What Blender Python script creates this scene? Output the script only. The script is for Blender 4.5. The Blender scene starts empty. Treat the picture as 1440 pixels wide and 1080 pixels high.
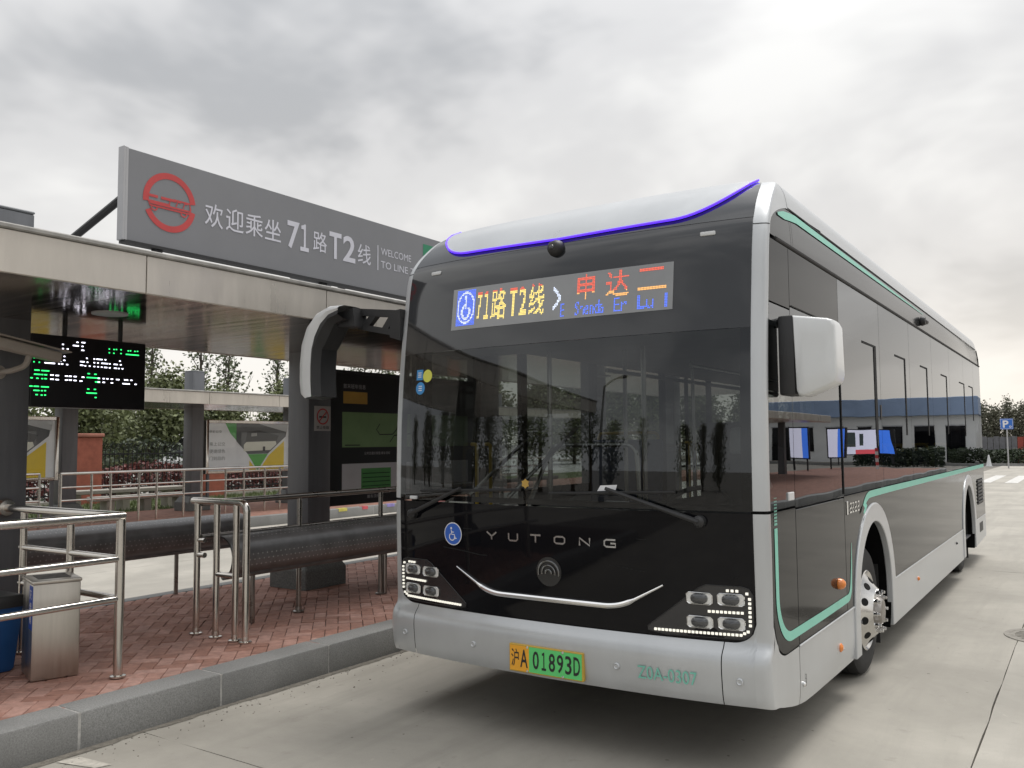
import bpy, bmesh, math, random
from mathutils import Vector, Matrix

S = bpy.context.scene
COL = S.collection
random.seed(7)
R = math.radians
PI = math.pi

# ------------------------------------------------------------------ camera
CAM = Vector((2.676, -4.301, 1.761))
yaw, pitch, roll = 0.5902, 0.0677, -0.0078
fw = Vector((-math.sin(yaw)*math.cos(pitch), math.cos(yaw)*math.cos(pitch), math.sin(pitch)))
rt = Vector((math.cos(yaw), math.sin(yaw), 0))
up = rt.cross(fw)
r2 = rt*math.cos(roll) + up*math.sin(roll)
u2 = up*math.cos(roll) - rt*math.sin(roll)
cd = bpy.data.cameras.new('camera')
cam = bpy.data.objects.new('camera', cd)
COL.objects.link(cam)
cam.matrix_world = Matrix(((r2.x, u2.x, -fw.x, CAM.x), (r2.y, u2.y, -fw.y, CAM.y), (r2.z, u2.z, -fw.z, CAM.z), (0, 0, 0, 1)))
cd.sensor_width = 36.0
cd.lens = 36.0*1214.0/1440.0
cd.clip_start = 0.05
cd.clip_end = 2000
S.camera = cam

# ------------------------------------------------------------------ sky, sun, exposure
SUN_EL, SUN_AZ = 64, 18           # elevation, azimuth from +Y towards +X
SEED = 2.2
W_ = bpy.data.worlds.new('World')
S.world = W_
W_.use_nodes = True
nt = W_.node_tree
nt.nodes.clear()
def N(t, **k):
    n = nt.nodes.new(t)
    for a, b in k.items():
        setattr(n, a, b)
    return n
L = nt.links.new
sky = N('ShaderNodeTexSky', sky_type='NISHITA', sun_disc=False, sun_elevation=R(SUN_EL), sun_rotation=R(SUN_AZ))
bg1 = N('ShaderNodeBackground')
bg1.inputs['Strength'].default_value = 0.1
L(sky.outputs[0], bg1.inputs['Color'])
tc = N('ShaderNodeTexCoord')
sep = N('ShaderNodeSeparateXYZ')
L(tc.outputs['Generated'], sep.inputs[0])
def M2(op, a, b=None, c=None):
    n = N('ShaderNodeMath', operation=op)
    for i, q in enumerate((a, b, c)):
        if q is None:
            continue
        if isinstance(q, (int, float)):
            n.inputs[i].default_value = q
        else:
            L(q, n.inputs[i])
    return n.outputs[0]
zc = M2('MAXIMUM', sep.outputs['Z'], 0.0)
den = M2('ADD', zc, 0.34)
cx = M2('DIVIDE', sep.outputs['X'], den)
cy = M2('DIVIDE', sep.outputs['Y'], den)
cmb = N('ShaderNodeCombineXYZ')
L(cx, cmb.inputs[0])
L(cy, cmb.inputs[1])
cmb.inputs[2].default_value = SEED
no = N('ShaderNodeTexNoise')
no.inputs['Scale'].default_value = 1.25
no.inputs['Detail'].default_value = 5
no.inputs['Roughness'].default_value = 0.53
no.inputs['Distortion'].default_value = 0.3
L(cmb.outputs[0], no.inputs['Vector'])
rmp = N('ShaderNodeValToRGB')
e = rmp.color_ramp.elements
e[0].position, e[0].color = 0.385, (0.315, 0.325, 0.34, 1)
e[1].position, e[1].color = 0.63, (0.66, 0.66, 0.652, 1)
m = e.new(0.50)
m.color = (0.50, 0.502, 0.508, 1)
rmp.color_ramp.interpolation = 'EASE'
L(no.outputs['Fac'], rmp.inputs[0])
# pale, slightly warm haze towards the horizon, warmer on the sun's side
hz = M2('POWER', M2('SUBTRACT', 1.0, zc), 5.0)
sd = M2('ADD', M2('MULTIPLY', sep.outputs['X'], math.sin(R(SUN_AZ))), M2('MULTIPLY', sep.outputs['Y'], math.cos(R(SUN_AZ))))
sd = M2('MAXIMUM', M2('MULTIPLY_ADD', sd, 0.55, 0.45), 0.0)
mixh = N('ShaderNodeMix', data_type='RGBA')
mixh.inputs[6].default_value = (0.62, 0.625, 0.62, 1)
mixh.inputs[7].default_value = (0.78, 0.71, 0.615, 1)
L(sd, mixh.inputs[0])
mixc = N('ShaderNodeMix', data_type='RGBA')
L(M2('MULTIPLY', hz, 0.9), mixc.inputs[0])
L(rmp.outputs[0], mixc.inputs[6])
L(mixh.outputs[2], mixc.inputs[7])
# an overcast sky is brighter towards the zenith
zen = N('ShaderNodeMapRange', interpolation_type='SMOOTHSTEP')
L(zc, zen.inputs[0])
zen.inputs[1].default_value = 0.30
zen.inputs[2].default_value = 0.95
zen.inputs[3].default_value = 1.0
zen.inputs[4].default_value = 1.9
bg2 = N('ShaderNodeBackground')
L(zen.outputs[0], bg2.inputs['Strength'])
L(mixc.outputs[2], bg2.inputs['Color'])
ms = N('ShaderNodeMixShader')
ms.inputs[0].default_value = 0.97
L(bg1.outputs[0], ms.inputs[1])
L(bg2.outputs[0], ms.inputs[2])
wo = N('ShaderNodeOutputWorld')
L(ms.outputs[0], wo.inputs['Surface'])

sl = bpy.data.lights.new('sun', 'SUN')
sl.energy = 1.5
sl.angle = R(25)
sl.color = (1.0, 0.97, 0.93)
so = bpy.data.objects.new('sun', sl)
COL.objects.link(so)
sdir = Vector((math.sin(R(SUN_AZ))*math.cos(R(SUN_EL)), math.cos(R(SUN_AZ))*math.cos(R(SUN_EL)), math.sin(R(SUN_EL))))
so.rotation_euler = sdir.to_track_quat('Z', 'Y').to_euler()
so.location = (5, 20, 20)

S.view_settings.view_transform = 'Standard'
S.view_settings.look = 'None'
S.view_settings.gamma = 1
S.view_settings.exposure = 0.52
S.view_settings.use_curve_mapping = False
S.render.engine = 'CYCLES'
S.cycles.use_denoising = True
S.cycles.max_bounces = 10
S.cycles.transparent_max_bounces = 24
S.cycles.sample_clamp_indirect = 4

# ------------------------------------------------------------------ materials
MT = {}
def pm(name, col, rough=0.5, metal=0.0, var=0.0, vs=4.0, bump=0.0, bs=40.0, ior=1.5, coat=0.0, emit=0.0, vcol=None, rvar=0.0, stretch=None, rnd=0.0, bdist=0.01, pos=False, stain=0.0):
    """principled material with noise in colour, roughness and fine relief"""
    if name in MT:
        return MT[name]
    ma = bpy.data.materials.new(name)
    ma.use_nodes = True
    t = ma.node_tree
    b = t.nodes['Principled BSDF']
    b.inputs['Base Color'].default_value = (*col, 1)
    b.inputs['Roughness'].default_value = rough
    b.inputs['Metallic'].default_value = metal
    b.inputs['IOR'].default_value = ior
    b.inputs['Coat Weight'].default_value = coat
    b.inputs['Coat Roughness'].default_value = 0.03
    if emit:
        b.inputs['Emission Color'].default_value = (*col, 1)
        b.inputs['Emission Strength'].default_value = emit
    lk = t.links.new
    tcn = t.nodes.new('ShaderNodeTexCoord')
    vec = tcn.outputs['Object']
    if pos:
        gp = t.nodes.new('ShaderNodeNewGeometry')
        vec = gp.outputs['Position']
    if stretch:
        mp = t.nodes.new('ShaderNodeMapping')
        mp.inputs['Scale'].default_value = stretch
        lk(vec, mp.inputs[0])
        vec = mp.outputs[0]
    if var or rvar:
        n = t.nodes.new('ShaderNodeTexNoise')
        n.inputs['Scale'].default_value = vs
        n.inputs['Detail'].default_value = 8
        n.inputs['Roughness'].default_value = 0.62
        lk(vec, n.inputs['Vector'])
        mr = t.nodes.new('ShaderNodeMapRange')
        mr.inputs[1].default_value = 0.3
        mr.inputs[2].default_value = 0.7
        lk(n.outputs['Fac'], mr.inputs[0])
        if var:
            mx = t.nodes.new('ShaderNodeMix')
            mx.data_type = 'RGBA'
            c2 = vcol or tuple(c*(1-var) for c in col)
            mx.inputs[6].default_value = (*c2, 1)
            mx.inputs[7].default_value = (*[min(1, c*(1+var*0.6)) for c in col], 1)
            lk(mr.outputs[0], mx.inputs[0])
            outc = mx.outputs[2]
            if rnd:
                oi = t.nodes.new('ShaderNodeObjectInfo')
                ge = t.nodes.new('ShaderNodeNewGeometry')
                ad = t.nodes.new('ShaderNodeMath')
                ad.operation = 'ADD'
                lk(oi.outputs['Random'], ad.inputs[0])
                lk(ge.outputs['Random Per Island'], ad.inputs[1])
                fr = t.nodes.new('ShaderNodeMath')
                fr.operation = 'FRACT'
                lk(ad.outputs[0], fr.inputs[0])
                hs = t.nodes.new('ShaderNodeHueSaturation')
                m1 = t.nodes.new('ShaderNodeMapRange')
                m1.inputs[3].default_value = 1-rnd
                m1.inputs[4].default_value = 1+rnd
                lk(fr.outputs[0], m1.inputs[0])
                lk(m1.outputs[0], hs.inputs['Value'])
                m3 = t.nodes.new('ShaderNodeMapRange')
                m3.inputs[3].default_value = 1+rnd*0.5
                m3.inputs[4].default_value = 1-rnd*0.7
                lk(fr.outputs[0], m3.inputs[0])
                lk(m3.outputs[0], hs.inputs['Saturation'])
                lk(outc, hs.inputs['Color'])
                outc = hs.outputs[0]
            if stain:                        # broad dirt patches that run across the single pieces
                n3 = t.nodes.new('ShaderNodeTexNoise')
                n3.inputs['Scale'].default_value = 1.1
                n3.inputs['Detail'].default_value = 5
                n3.inputs['Distortion'].default_value = 0.6
                lk(vec, n3.inputs['Vector'])
                m5 = t.nodes.new('ShaderNodeMapRange')
                m5.inputs[1].default_value = 0.42
                m5.inputs[2].default_value = 0.66
                m5.inputs[4].default_value = stain
                lk(n3.outputs['Fac'], m5.inputs[0])
                mx2 = t.nodes.new('ShaderNodeMix')
                mx2.data_type = 'RGBA'
                lk(m5.outputs[0], mx2.inputs[0])
                lk(outc, mx2.inputs[6])
                mx2.inputs[7].default_value = (*[c*0.42+0.01 for c in col], 1)
                outc = mx2.outputs[2]
            lk(outc, b.inputs['Base Color'])
        if rvar:
            m4 = t.nodes.new('ShaderNodeMapRange')
            m4.inputs[3].default_value = max(0, rough-rvar)
            m4.inputs[4].default_value = rough+rvar
            lk(mr.outputs[0], m4.inputs[0])
            lk(m4.outputs[0], b.inputs['Roughness'])
    if bump:
        n2 = t.nodes.new('ShaderNodeTexNoise')
        n2.inputs['Scale'].default_value = bs
        n2.inputs['Detail'].default_value = 4
        lk(vec, n2.inputs['Vector'])
        bp = t.nodes.new('ShaderNodeBump')
        bp.inputs['Strength'].default_value = bump
        bp.inputs['Distance'].default_value = bdist
        lk(n2.outputs['Fac'], bp.inputs['Height'])
        lk(bp.outputs[0], b.inputs['Normal'])
        lk(bp.outputs[0], b.inputs['Coat Normal'])
    MT[name] = ma
    return ma

def glassm(name, tint, ior=1.55, rough=0.0, wav=0.0, ws=1.5):
    if name in MT:
        return MT[name]
    ma = bpy.data.materials.new(name)
    ma.use_nodes = True
    t = ma.node_tree
    t.nodes.clear()
    o = t.nodes.new('ShaderNodeOutputMaterial')
    tr = t.nodes.new('ShaderNodeBsdfTransparent')
    tr.inputs[0].default_value = (*tint, 1)
    gl = t.nodes.new('ShaderNodeBsdfGlossy')
    gl.inputs['Roughness'].default_value = rough
    gl.inputs['Color'].default_value = (0.95, 0.97, 1, 1)
    fr = t.nodes.new('ShaderNodeFresnel')
    ge = t.nodes.new('ShaderNodeNewGeometry')      # the same reflectance from both sides of the pane
    im = t.nodes.new('ShaderNodeMapRange')
    im.inputs[3].default_value = ior
    im.inputs[4].default_value = 1/ior
    t.links.new(ge.outputs['Backfacing'], im.inputs[0])
    t.links.new(im.outputs[0], fr.inputs['IOR'])
    mx = t.nodes.new('ShaderNodeMixShader')
    t.links.new(fr.outputs[0], mx.inputs[0])
    t.links.new(tr.outputs[0], mx.inputs[1])
    t.links.new(gl.outputs[0], mx.inputs[2])
    if wav:
        tcn = t.nodes.new('ShaderNodeTexCoord')
        n2 = t.nodes.new('ShaderNodeTexNoise')
        n2.inputs['Scale'].default_value = ws
        n2.inputs['Detail'].default_value = 1
        t.links.new(tcn.outputs['Object'], n2.inputs['Vector'])
        bp = t.nodes.new('ShaderNodeBump')
        bp.inputs['Strength'].default_value = wav
        bp.inputs['Distance'].default_value = 0.02
        t.links.new(n2.outputs['Fac'], bp.inputs['Height'])
        t.links.new(bp.outputs[0], gl.inputs['Normal'])
    t.links.new(mx.outputs[0], o.inputs['Surface'])
    MT[name] = ma
    return ma

def emitm(name, col, st):
    return pm(name, col, 0.4, emit=st)

SILVER = pm('silver_paint', (0.52, 0.535, 0.545), 0.34, 0.4, var=0.10, vs=1.6, coat=0.25, rvar=0.07, stretch=(1.5, 1.5, 0.5))
BLACK = pm('black_gloss', (0.005, 0.005, 0.0065), 0.04, ior=1.30, var=0.25, vs=2, bump=0.006, bs=1.3, bdist=0.03)
BLACKS = pm('black_gloss_side', (0.012, 0.012, 0.012), 0.07, ior=1.2, var=0.3, vs=1.5, bump=0.01, bs=1.1, bdist=0.03, rvar=0.03)
HEADER = pm('header_panel', (0.014, 0.015, 0.017), 0.06, ior=1.7, coat=0.2, var=0.2, vs=1)
RUBBER = pm('rubber', (0.018, 0.018, 0.018), 0.75, var=0.25, vs=12, bump=0.15, bs=90)
DARK = pm('dark_plastic', (0.02, 0.02, 0.021), 0.5, var=0.2, vs=6, bump=0.1, bs=120)
VOID = pm('gap_black', (0.004, 0.004, 0.004), 0.9, var=0.2)
CHROME = pm('chrome', (0.78, 0.78, 0.78), 0.12, 1.0, var=0.06, vs=9)
STEEL = pm('stainless', (0.60, 0.57, 0.53), 0.2, 1.0, var=0.12, vs=5, bump=0.03, bs=60, rvar=0.06)
BRUSH = pm('brushed_steel', (0.50, 0.47, 0.425), 0.36, 1.0, var=0.14, vs=3, rvar=0.08, stretch=(6, 6, 0.5))
MINT = pm('mint_paint', (0.20, 0.56, 0.44), 0.35, var=0.06, vs=3)
WHITE = pm('white_plastic', (0.62, 0.63, 0.63), 0.3, var=0.05, vs=3, coat=0.2)
PAINTW = pm('white_print', (0.75, 0.75, 0.77), 0.5, var=0.08, vs=9)
AMBER = pm('amber_lens', (0.75, 0.22, 0.03), 0.2, coat=0.6, var=0.15)
GLASSF = glassm('windscreen_glass', (0.32, 0.345, 0.34), 1.66, wav=0.02, ws=0.8)
GLASSS = glassm('side_glass', (0.22, 0.235, 0.235), 2.1, wav=0.13, ws=0.9)
GLASSD = glassm('door_glass', (0.55, 0.58, 0.57), 1.5)
COLUMN = pm('column_paint', (0.115, 0.12, 0.13), 0.42, var=0.22, vs=2.5, bump=0.03, bs=60, stretch=(3, 3, 0.35), rvar=0.06)
FASCIA = pm('fascia_metal', (0.55, 0.51, 0.455), 0.34, 0.35, var=0.14, vs=2.0, bump=0.03, bs=1.5, rvar=0.1, stretch=(1, 2.2, 0.5))
SOFFIT = pm('soffit_metal', (0.60, 0.535, 0.48), 0.12, 1.0, var=0.40, vs=2.0, bump=0.06, bs=2.4, stretch=(0.35, 5.0, 1), rvar=0.05)
GRANITE = pm('granite', (0.25, 0.25, 0.242), 0.7, var=0.40, vs=110, bump=0.35, bs=160, bdist=0.004, rnd=0.06, pos=True, stain=0.4)
GRANITED = pm('dark_granite', (0.12, 0.125, 0.12), 0.6, var=0.5, vs=60, bump=0.2, bs=160)
BRICK = pm('paving_brick', (0.37, 0.20, 0.155), 0.85, var=0.30, vs=18, bump=0.5, bs=120, rnd=0.20, bdist=0.004, pos=True, stain=0.42)
SIGNG = pm('sign_grey', (0.20, 0.203, 0.215), 0.5, 0.0, var=0.06, vs=1.5)
SIGNE = pm('sign_edge', (0.42, 0.42, 0.43), 0.45, 0.3, var=0.06)
RED = pm('sign_red', (0.50, 0.055, 0.055), 0.5, var=0.1)

# ------------------------------------------------------------------ mesh helpers
WL = {}
AWAY = {'city_bus': (0, 5.4, 1.8), 'route_sign': (-60, 1, 3), 'arrival_screen': (-60, 0, 2), 'no_smoking_sign': (-60, 2, 2), 'information_board': (-60, 4, 2), 'poster_case': (-90, 8, 2), 'lit_billboard': (10, 150, 2), 'parking_sign': (0, 300, 2), 'road': (0, 0, -500), 'litter_bin': (-3.3, -1.07, 0.6), 'bench': (-4.3, 1, -3)}
class MB:
    def __init__(s):
        s.v, s.f = [], []
    def add(s, vs, fs):
        o = len(s.v)
        s.v += [tuple(p) for p in vs]
        s.f += [tuple(i+o for i in q) for q in fs]
        return s
    def box(s, x0, x1, y0, y1, z0, z1):
        s.add([(x0, y0, z0), (x1, y0, z0), (x1, y1, z0), (x0, y1, z0), (x0, y0, z1), (x1, y0, z1), (x1, y1, z1), (x0, y1, z1)],
              [(0, 3, 2, 1), (4, 5, 6, 7), (0, 1, 5, 4), (1, 2, 6, 5), (2, 3, 7, 6), (3, 0, 4, 7)])
        return s
    def obox(s, c, sx, sy, sz, rz=0, rx=0, ry=0):
        m3 = Matrix.Rotation(rz, 3, 'Z') @ Matrix.Rotation(ry, 3, 'Y') @ Matrix.Rotation(rx, 3, 'X')
        o = len(s.v)
        s.box(-sx/2, sx/2, -sy/2, sy/2, -sz/2, sz/2)
        for i in range(o, o+8):
            s.v[i] = tuple(m3 @ Vector(s.v[i]) + Vector(c))
        return s
    def poly(s, pts):
        s.add(pts, [tuple(range(len(pts)))])
        return s
    def prism(s, pts, d):
        """polygon (3D points) pushed along vector d"""
        n = len(pts)
        d = Vector(d)
        v = [Vector(p) for p in pts]+[Vector(p)+d for p in pts]
        fs = [tuple(range(n-1, -1, -1)), tuple(range(n, 2*n))]
        fs += [(i, (i+1) % n, n+(i+1) % n, n+i) for i in range(n)]
        s.add(v, fs)
        return s
    def tube(s, path, r, n=12, caps=True, closed=False):
        P = [Vector(p) for p in path]
        k = len(P)
        rr = r if isinstance(r, (list, tuple)) else [r]*k
        T = []
        for i in range(k):
            if closed:
                a, b = P[i-1], P[(i+1) % k]
            else:
                a, b = P[max(0, i-1)], P[min(k-1, i+1)]
            T.append((b-a).normalized())
        ref = Vector((0, 0, 1)) if abs(T[0].z) < 0.9 else Vector((1, 0, 0))
        nv = (ref-T[0]*ref.dot(T[0])).normalized()
        o = len(s.v)
        for i in range(k):
            nv = (nv-T[i]*nv.dot(T[i]))
            nv = nv.normalized() if nv.length > 1e-6 else T[i].orthogonal().normalized()
            bn = T[i].cross(nv)
            for j in range(n):
                a = 2*PI*j/n
                s.v.append(tuple(P[i]+(nv*math.cos(a)+bn*math.sin(a))*rr[i]))
        for i in range(k if closed else k-1):
            i2 = (i+1) % k
            for j in range(n):
                s.f.append((o+i*n+j, o+i*n+(j+1) % n, o+i2*n+(j+1) % n, o+i2*n+j))
        if caps and not closed:
            s.f.append(tuple(o+j for j in range(n-1, -1, -1)))
            s.f.append(tuple(o+(k-1)*n+j for j in range(n)))
        return s
    def cyl(s, a, b, r, n=16):
        return s.tube([a, b], r, n)
    def lathe(s, prof, c, ax='x', n=40):
        """profile of (offset along axis, radius)"""
        o = len(s.v)
        c = Vector(c)
        for h, r in prof:
            for j in range(n):
                a = 2*PI*j/n
                p, q = r*math.cos(a), r*math.sin(a)
                s.v.append(tuple(c+Vector({'x': (h, p, q), 'y': (p, h, q), 'z': (p, q, h)}[ax])))
        for i in range(len(prof)-1):
            for j in range(n):
                s.f.append((o+i*n+j, o+i*n+(j+1) % n, o+(i+1)*n+(j+1) % n, o+(i+1)*n+j))
        return s
    def disc(s, c, r, ax='x', n=24):
        c = Vector(c)
        s.poly([c+Vector({'x': (0, r*math.cos(2*PI*j/n), r*math.sin(2*PI*j/n)), 'y': (r*math.cos(2*PI*j/n), 0, r*math.sin(2*PI*j/n)), 'z': (r*math.cos(2*PI*j/n), r*math.sin(2*PI*j/n), 0)}[ax]) for j in range(n)])
        return s
    def grid(s, rows, close=False):
        o = len(s.v)
        n = len(rows[0])
        for r in rows:
            s.v += [tuple(p) for p in r]
        for i in range(len(rows)-1):
            for j in range(n if close else n-1):
                j2 = (j+1) % n
                s.f.append((o+i*n+j, o+i*n+j2, o+(i+1)*n+j2, o+(i+1)*n+j))
        return s
    def mesh(s, name, off=(0, 0, 0), bevel=0, seg=1, smooth=35, tri=False, fixn=True, away=None):
        me = bpy.data.meshes.new(name)
        ox, oy, oz = off
        me.from_pydata([(a-ox, b-oy, c-oz) for a, b, c in s.v], [], s.f)
        if bevel or fixn or tri or away is not None:
            bm = bmesh.new()
            bm.from_mesh(me)
            if fixn:
                bmesh.ops.remove_doubles(bm, verts=bm.verts, dist=1e-5)
                bmesh.ops.recalc_face_normals(bm, faces=bm.faces)
            if away is not None:
                for fc in bm.faces:
                    fc.normal_update()
                    if fc.normal.dot(fc.calc_center_median()+Vector(off)-Vector(away)) < 0:
                        fc.normal_flip()
            if bevel:
                ed = [e for e in bm.edges if len(e.link_faces) == 2 and e.calc_face_angle(0) > 0.5]
                bmesh.ops.bevel(bm, geom=ed, offset=bevel, segments=seg, profile=0.5, affect='EDGES', clamp_overlap=True)
            if tri:
                bmesh.ops.triangulate(bm, faces=bm.faces)
            bm.to_mesh(me)
            bm.free()
        if smooth:
            me.polygons.foreach_set('use_smooth', [True]*len(me.polygons))
            me.set_sharp_from_angle(angle=R(smooth))
        me.update()
        return me
    def build(s, name, ma, parent=None, **k):
        if parent is None:
            xs = [p[0] for p in s.v]
            ys = [p[1] for p in s.v]
            org = Vector(((min(xs)+max(xs))/2, (min(ys)+max(ys))/2, min(p[2] for p in s.v)))
        else:
            org = WL[parent]
            if k.get('fixn') is False and 'away' not in k:
                q = parent
                while q.parent:
                    q = q.parent
                k['away'] = AWAY.get(q.name.split('.')[0])
        me = s.mesh(name, org, **k)
        return link(name, me, ma, parent, org)

def link(name, me, ma, parent=None, org=None):
    if ma is not None and not me.materials:
        me.materials.append(ma)
    ob = bpy.data.objects.new(name, me)
    COL.objects.link(ob)
    if parent is None:
        ob.location = org or (0, 0, 0)
        WL[ob] = Vector(org or (0, 0, 0))
    else:
        ob.parent = parent
        WL[ob] = WL[parent]
    return ob

def thing(name, label, cat, loc, group=None):
    ob = bpy.data.objects.new(name, None)
    COL.objects.link(ob)
    ob.location = loc
    ob.empty_display_size = 0.2
    WL[ob] = Vector(loc)
    return tag(ob, label, cat, group)

def tag(ob, label=None, cat=None, group=None, kind=None):
    if label:
        ob['label'] = label
    if cat:
        ob['category'] = cat
    if group:
        ob['group'] = group
    if kind:
        ob['kind'] = kind
    return ob

def kids(o):
    return [c for c in bpy.data.objects if c.parent == o]
def copy_tree(o, loc=None, parent=None, label=None):
    c = o.copy()
    COL.objects.link(c)
    c.parent = parent
    if loc is not None:
        c.location = loc
    if label:
        c['label'] = label
    for ch in kids(o):
        copy_tree(ch, None, c)
    return c

def rpath(pts, r=0.05, n=5):
    """polyline with rounded corners"""
    P = [Vector(p) for p in pts]
    out = [P[0]]
    for i in range(1, len(P)-1):
        a = (P[i-1]-P[i])
        b = (P[i+1]-P[i])
        q = min(r, a.length*0.49, b.length*0.49)
        a.normalize()
        b.normalize()
        p0, p2 = P[i]+a*q, P[i]+b*q
        for k in range(n+1):
            t = k/n
            out.append(p0*(1-t)**2+P[i]*2*t*(1-t)+p2*t*t)
    out.append(P[-1])
    return out

_tx = {}
def text2d(body, bold=0.0):
    """outline text as triangles in 2D, height about 1"""
    k = (body, bold)
    if k not in _tx:
        c = bpy.data.curves.new('t', 'FONT')
        c.body = body
        c.offset = bold
        c.resolution_u = 3
        o = bpy.data.objects.new('t', c)
        COL.objects.link(o)
        bpy.context.view_layer.update()
        me = bpy.data.meshes.new_from_object(o.evaluated_get(bpy.context.evaluated_depsgraph_get()))
        vs = [(v.co.x, v.co.y) for v in me.vertices]
        fs = [tuple(p.vertices) for p in me.polygons]
        bpy.data.meshes.remove(me)
        bpy.data.objects.remove(o)
        bpy.data.curves.remove(c)
        _tx[k] = (vs, fs)
    return _tx[k]
def text_fit(mb, body, x0, x1, y0, y1, fn, bold=0.0):
    """fit text into the rectangle and map every vertex by fn(x, y)"""
    if body == '1':
        body = '\uff11'                    # the wide form of the digit has a flag
    vs, fs = text2d(body, bold)
    ax, bx = min(v[0] for v in vs), max(v[0] for v in vs)
    ay, by = min(v[1] for v in vs), max(v[1] for v in vs)
    mb.add([fn(x0+(x-ax)/(bx-ax+1e-9)*(x1-x0), y0+(y-ay)/(by-ay+1e-9)*(y1-y0)) for x, y in vs], fs)
    return mb
def strip(mb, pts, w, fn, closed=False):
    """flat ribbon of width w along a 2D polyline, mapped by fn"""
    n = len(pts)
    rows = []
    for i in range(n):
        if closed:
            a, b = pts[i-1], pts[(i+1) % n]
        else:
            a, b = pts[max(0, i-1)], pts[min(n-1, i+1)]
        dx, dy = b[0]-a[0], b[1]-a[1]
        l = math.hypot(dx, dy) or 1
        ww = w[i] if isinstance(w, (list, tuple)) else w
        nx, ny = -dy/l*ww/2, dx/l*ww/2
        rows.append((fn(pts[i][0]+nx, pts[i][1]+ny), fn(pts[i][0]-nx, pts[i][1]-ny)))
    if closed:
        rows.append(rows[0])
    mb.grid(rows)
    return mb
def arc(cx, cy, r, a0, a1, n=24, ry=None):
    return [(cx+r*math.cos(R(a0+(a1-a0)*i/n)), cy+(ry or r)*math.sin(R(a0+(a1-a0)*i/n))) for i in range(n+1)]
def disc2(mb, cx, cy, r, fn, n=28, ry=None):
    mb.poly([fn(*p) for p in arc(cx, cy, r, 0, 360*(n-1)/n, n-1, ry)])
    return mb
def wheelchair(mb, cx, cy, s, fn):
    disc2(mb, cx-0.12*s, cy+0.62*s, 0.12*s, fn, 14)
    strip(mb, [(cx-0.12*s, cy+0.46*s), (cx-0.06*s, cy-0.02*s), (cx+0.30*s, cy-0.04*s), (cx+0.44*s, cy-0.46*s), (cx+0.60*s, cy-0.40*s)], 0.11*s, fn)
    strip(mb, [(cx-0.08*s, cy+0.22*s), (cx+0.25*s, cy+0.22*s)], 0.09*s, fn)
    strip(mb, [(x, y) for x, y in arc(cx-0.03*s, cy-0.28*s, 0.36*s, 120, 372, 20)], 0.10*s, fn)
    return mb

# ------------------------------------------------------------------ the bus
def pchip(tb):
    xs = [a for a, b in tb]
    ys = [b for a, b in tb]
    n = len(xs)
    h = [xs[i+1]-xs[i] for i in range(n-1)]
    d = [(ys[i+1]-ys[i])/h[i] for i in range(n-1)]
    m = [d[0]]+[0.0 if d[i-1]*d[i] <= 0 else 3*(h[i-1]+h[i])/((2*h[i]+h[i-1])/d[i-1]+(h[i]+2*h[i-1])/d[i]) for i in range(1, n-1)]+[d[-1]]
    def f(x):
        x = min(max(x, xs[0]), xs[-1])
        i = 0
        while i < n-2 and x > xs[i+1]:
            i += 1
        t = (x-xs[i])/h[i]
        return (2*t**3-3*t*t+1)*ys[i]+(t**3-2*t*t+t)*h[i]*m[i]+(-2*t**3+3*t*t)*ys[i+1]+(t**3-t*t)*h[i]*m[i+1]
    return f
ZT = 3.375
FR = 0.941                                   # share of the half width that belongs to the front face
SG = lambda u: 0.035*u*u+0.035*u**4          # plan curve of the front
y0f = pchip([(0.25, 0.085), (0.33, 0.072), (0.39, 0.062), (0.43, 0.045), (0.50, 0.034), (0.60, 0.026), (0.645, 0.032), (0.715, 0.080), (0.80, 0.078), (1.4, 0.064), (1.8, 0.07), (2.2, 0.095), (2.6, 0.14), (2.93, 0.195), (3.03, 0.26), (3.12, 0.35), (3.20, 0.45), (3.26, 0.56), (3.32, 0.76), (ZT, 1.2)])
Wf = pchip([(0.25, 1.255), (0.33, 1.269), (0.42, 1.275), (2.88, 1.275), (3.0, 1.268), (3.12, 1.25), (3.2, 1.235), (3.27, 1.20), (3.33, 1.12), (ZT, 0.95)])
_sz, _ss = [], []
_a = 0.0
for i in range(1201):
    z = 0.25+(ZT-0.25)*i/1200
    if i:
        _a += math.hypot(z-_sz[-1], y0f(z)-y0f(_sz[-1]))
    _sz.append(z)
    _ss.append(_a)
def zspan(z0, z1, n):
    """n+1 heights between z0 and z1, evenly spaced along the front's outline"""
    def s_of(z):
        t = (z-0.25)/(ZT-0.25)*1200
        i = min(max(int(t), 0), 1199)
        return _ss[i]+(_ss[i+1]-_ss[i])*(t-i)
    a, b = s_of(z0), s_of(z1)
    out = []
    j = 0
    for k in range(n+1):
        s = a+(b-a)*k/n
        while j < 1199 and _ss[j+1] < s:
            j += 1
        t = (s-_ss[j])/max(1e-9, _ss[j+1]-_ss[j])
        out.append(_sz[j]+(_sz[j+1]-_sz[j])*t)
    return out
def front(u, z, off=0.0):
    w = Wf(z)
    p = Vector((FR*w*u, y0f(z)+SG(u), z))
    if off:
        h = 0.004
        z2 = min(z+h, ZT)
        z1 = z2-2*h
        a = Vector((FR*Wf(z)*(u+h), y0f(z)+SG(u+h), z))-Vector((FR*Wf(z)*(u-h), y0f(z)+SG(u-h), z))
        b = Vector((FR*Wf(z2)*u, y0f(z2)+SG(u), z2))-Vector((FR*Wf(z1)*u, y0f(z1)+SG(u), z1))
        n = a.cross(b).normalized()
        if n.y > 0:
            n = -n
        p += n*off
    return p
def FX(off):
    """(X, z) on the front face to a point, off metres proud"""
    return lambda X, z: front(X/(FR*Wf(z)), z, off)
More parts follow.
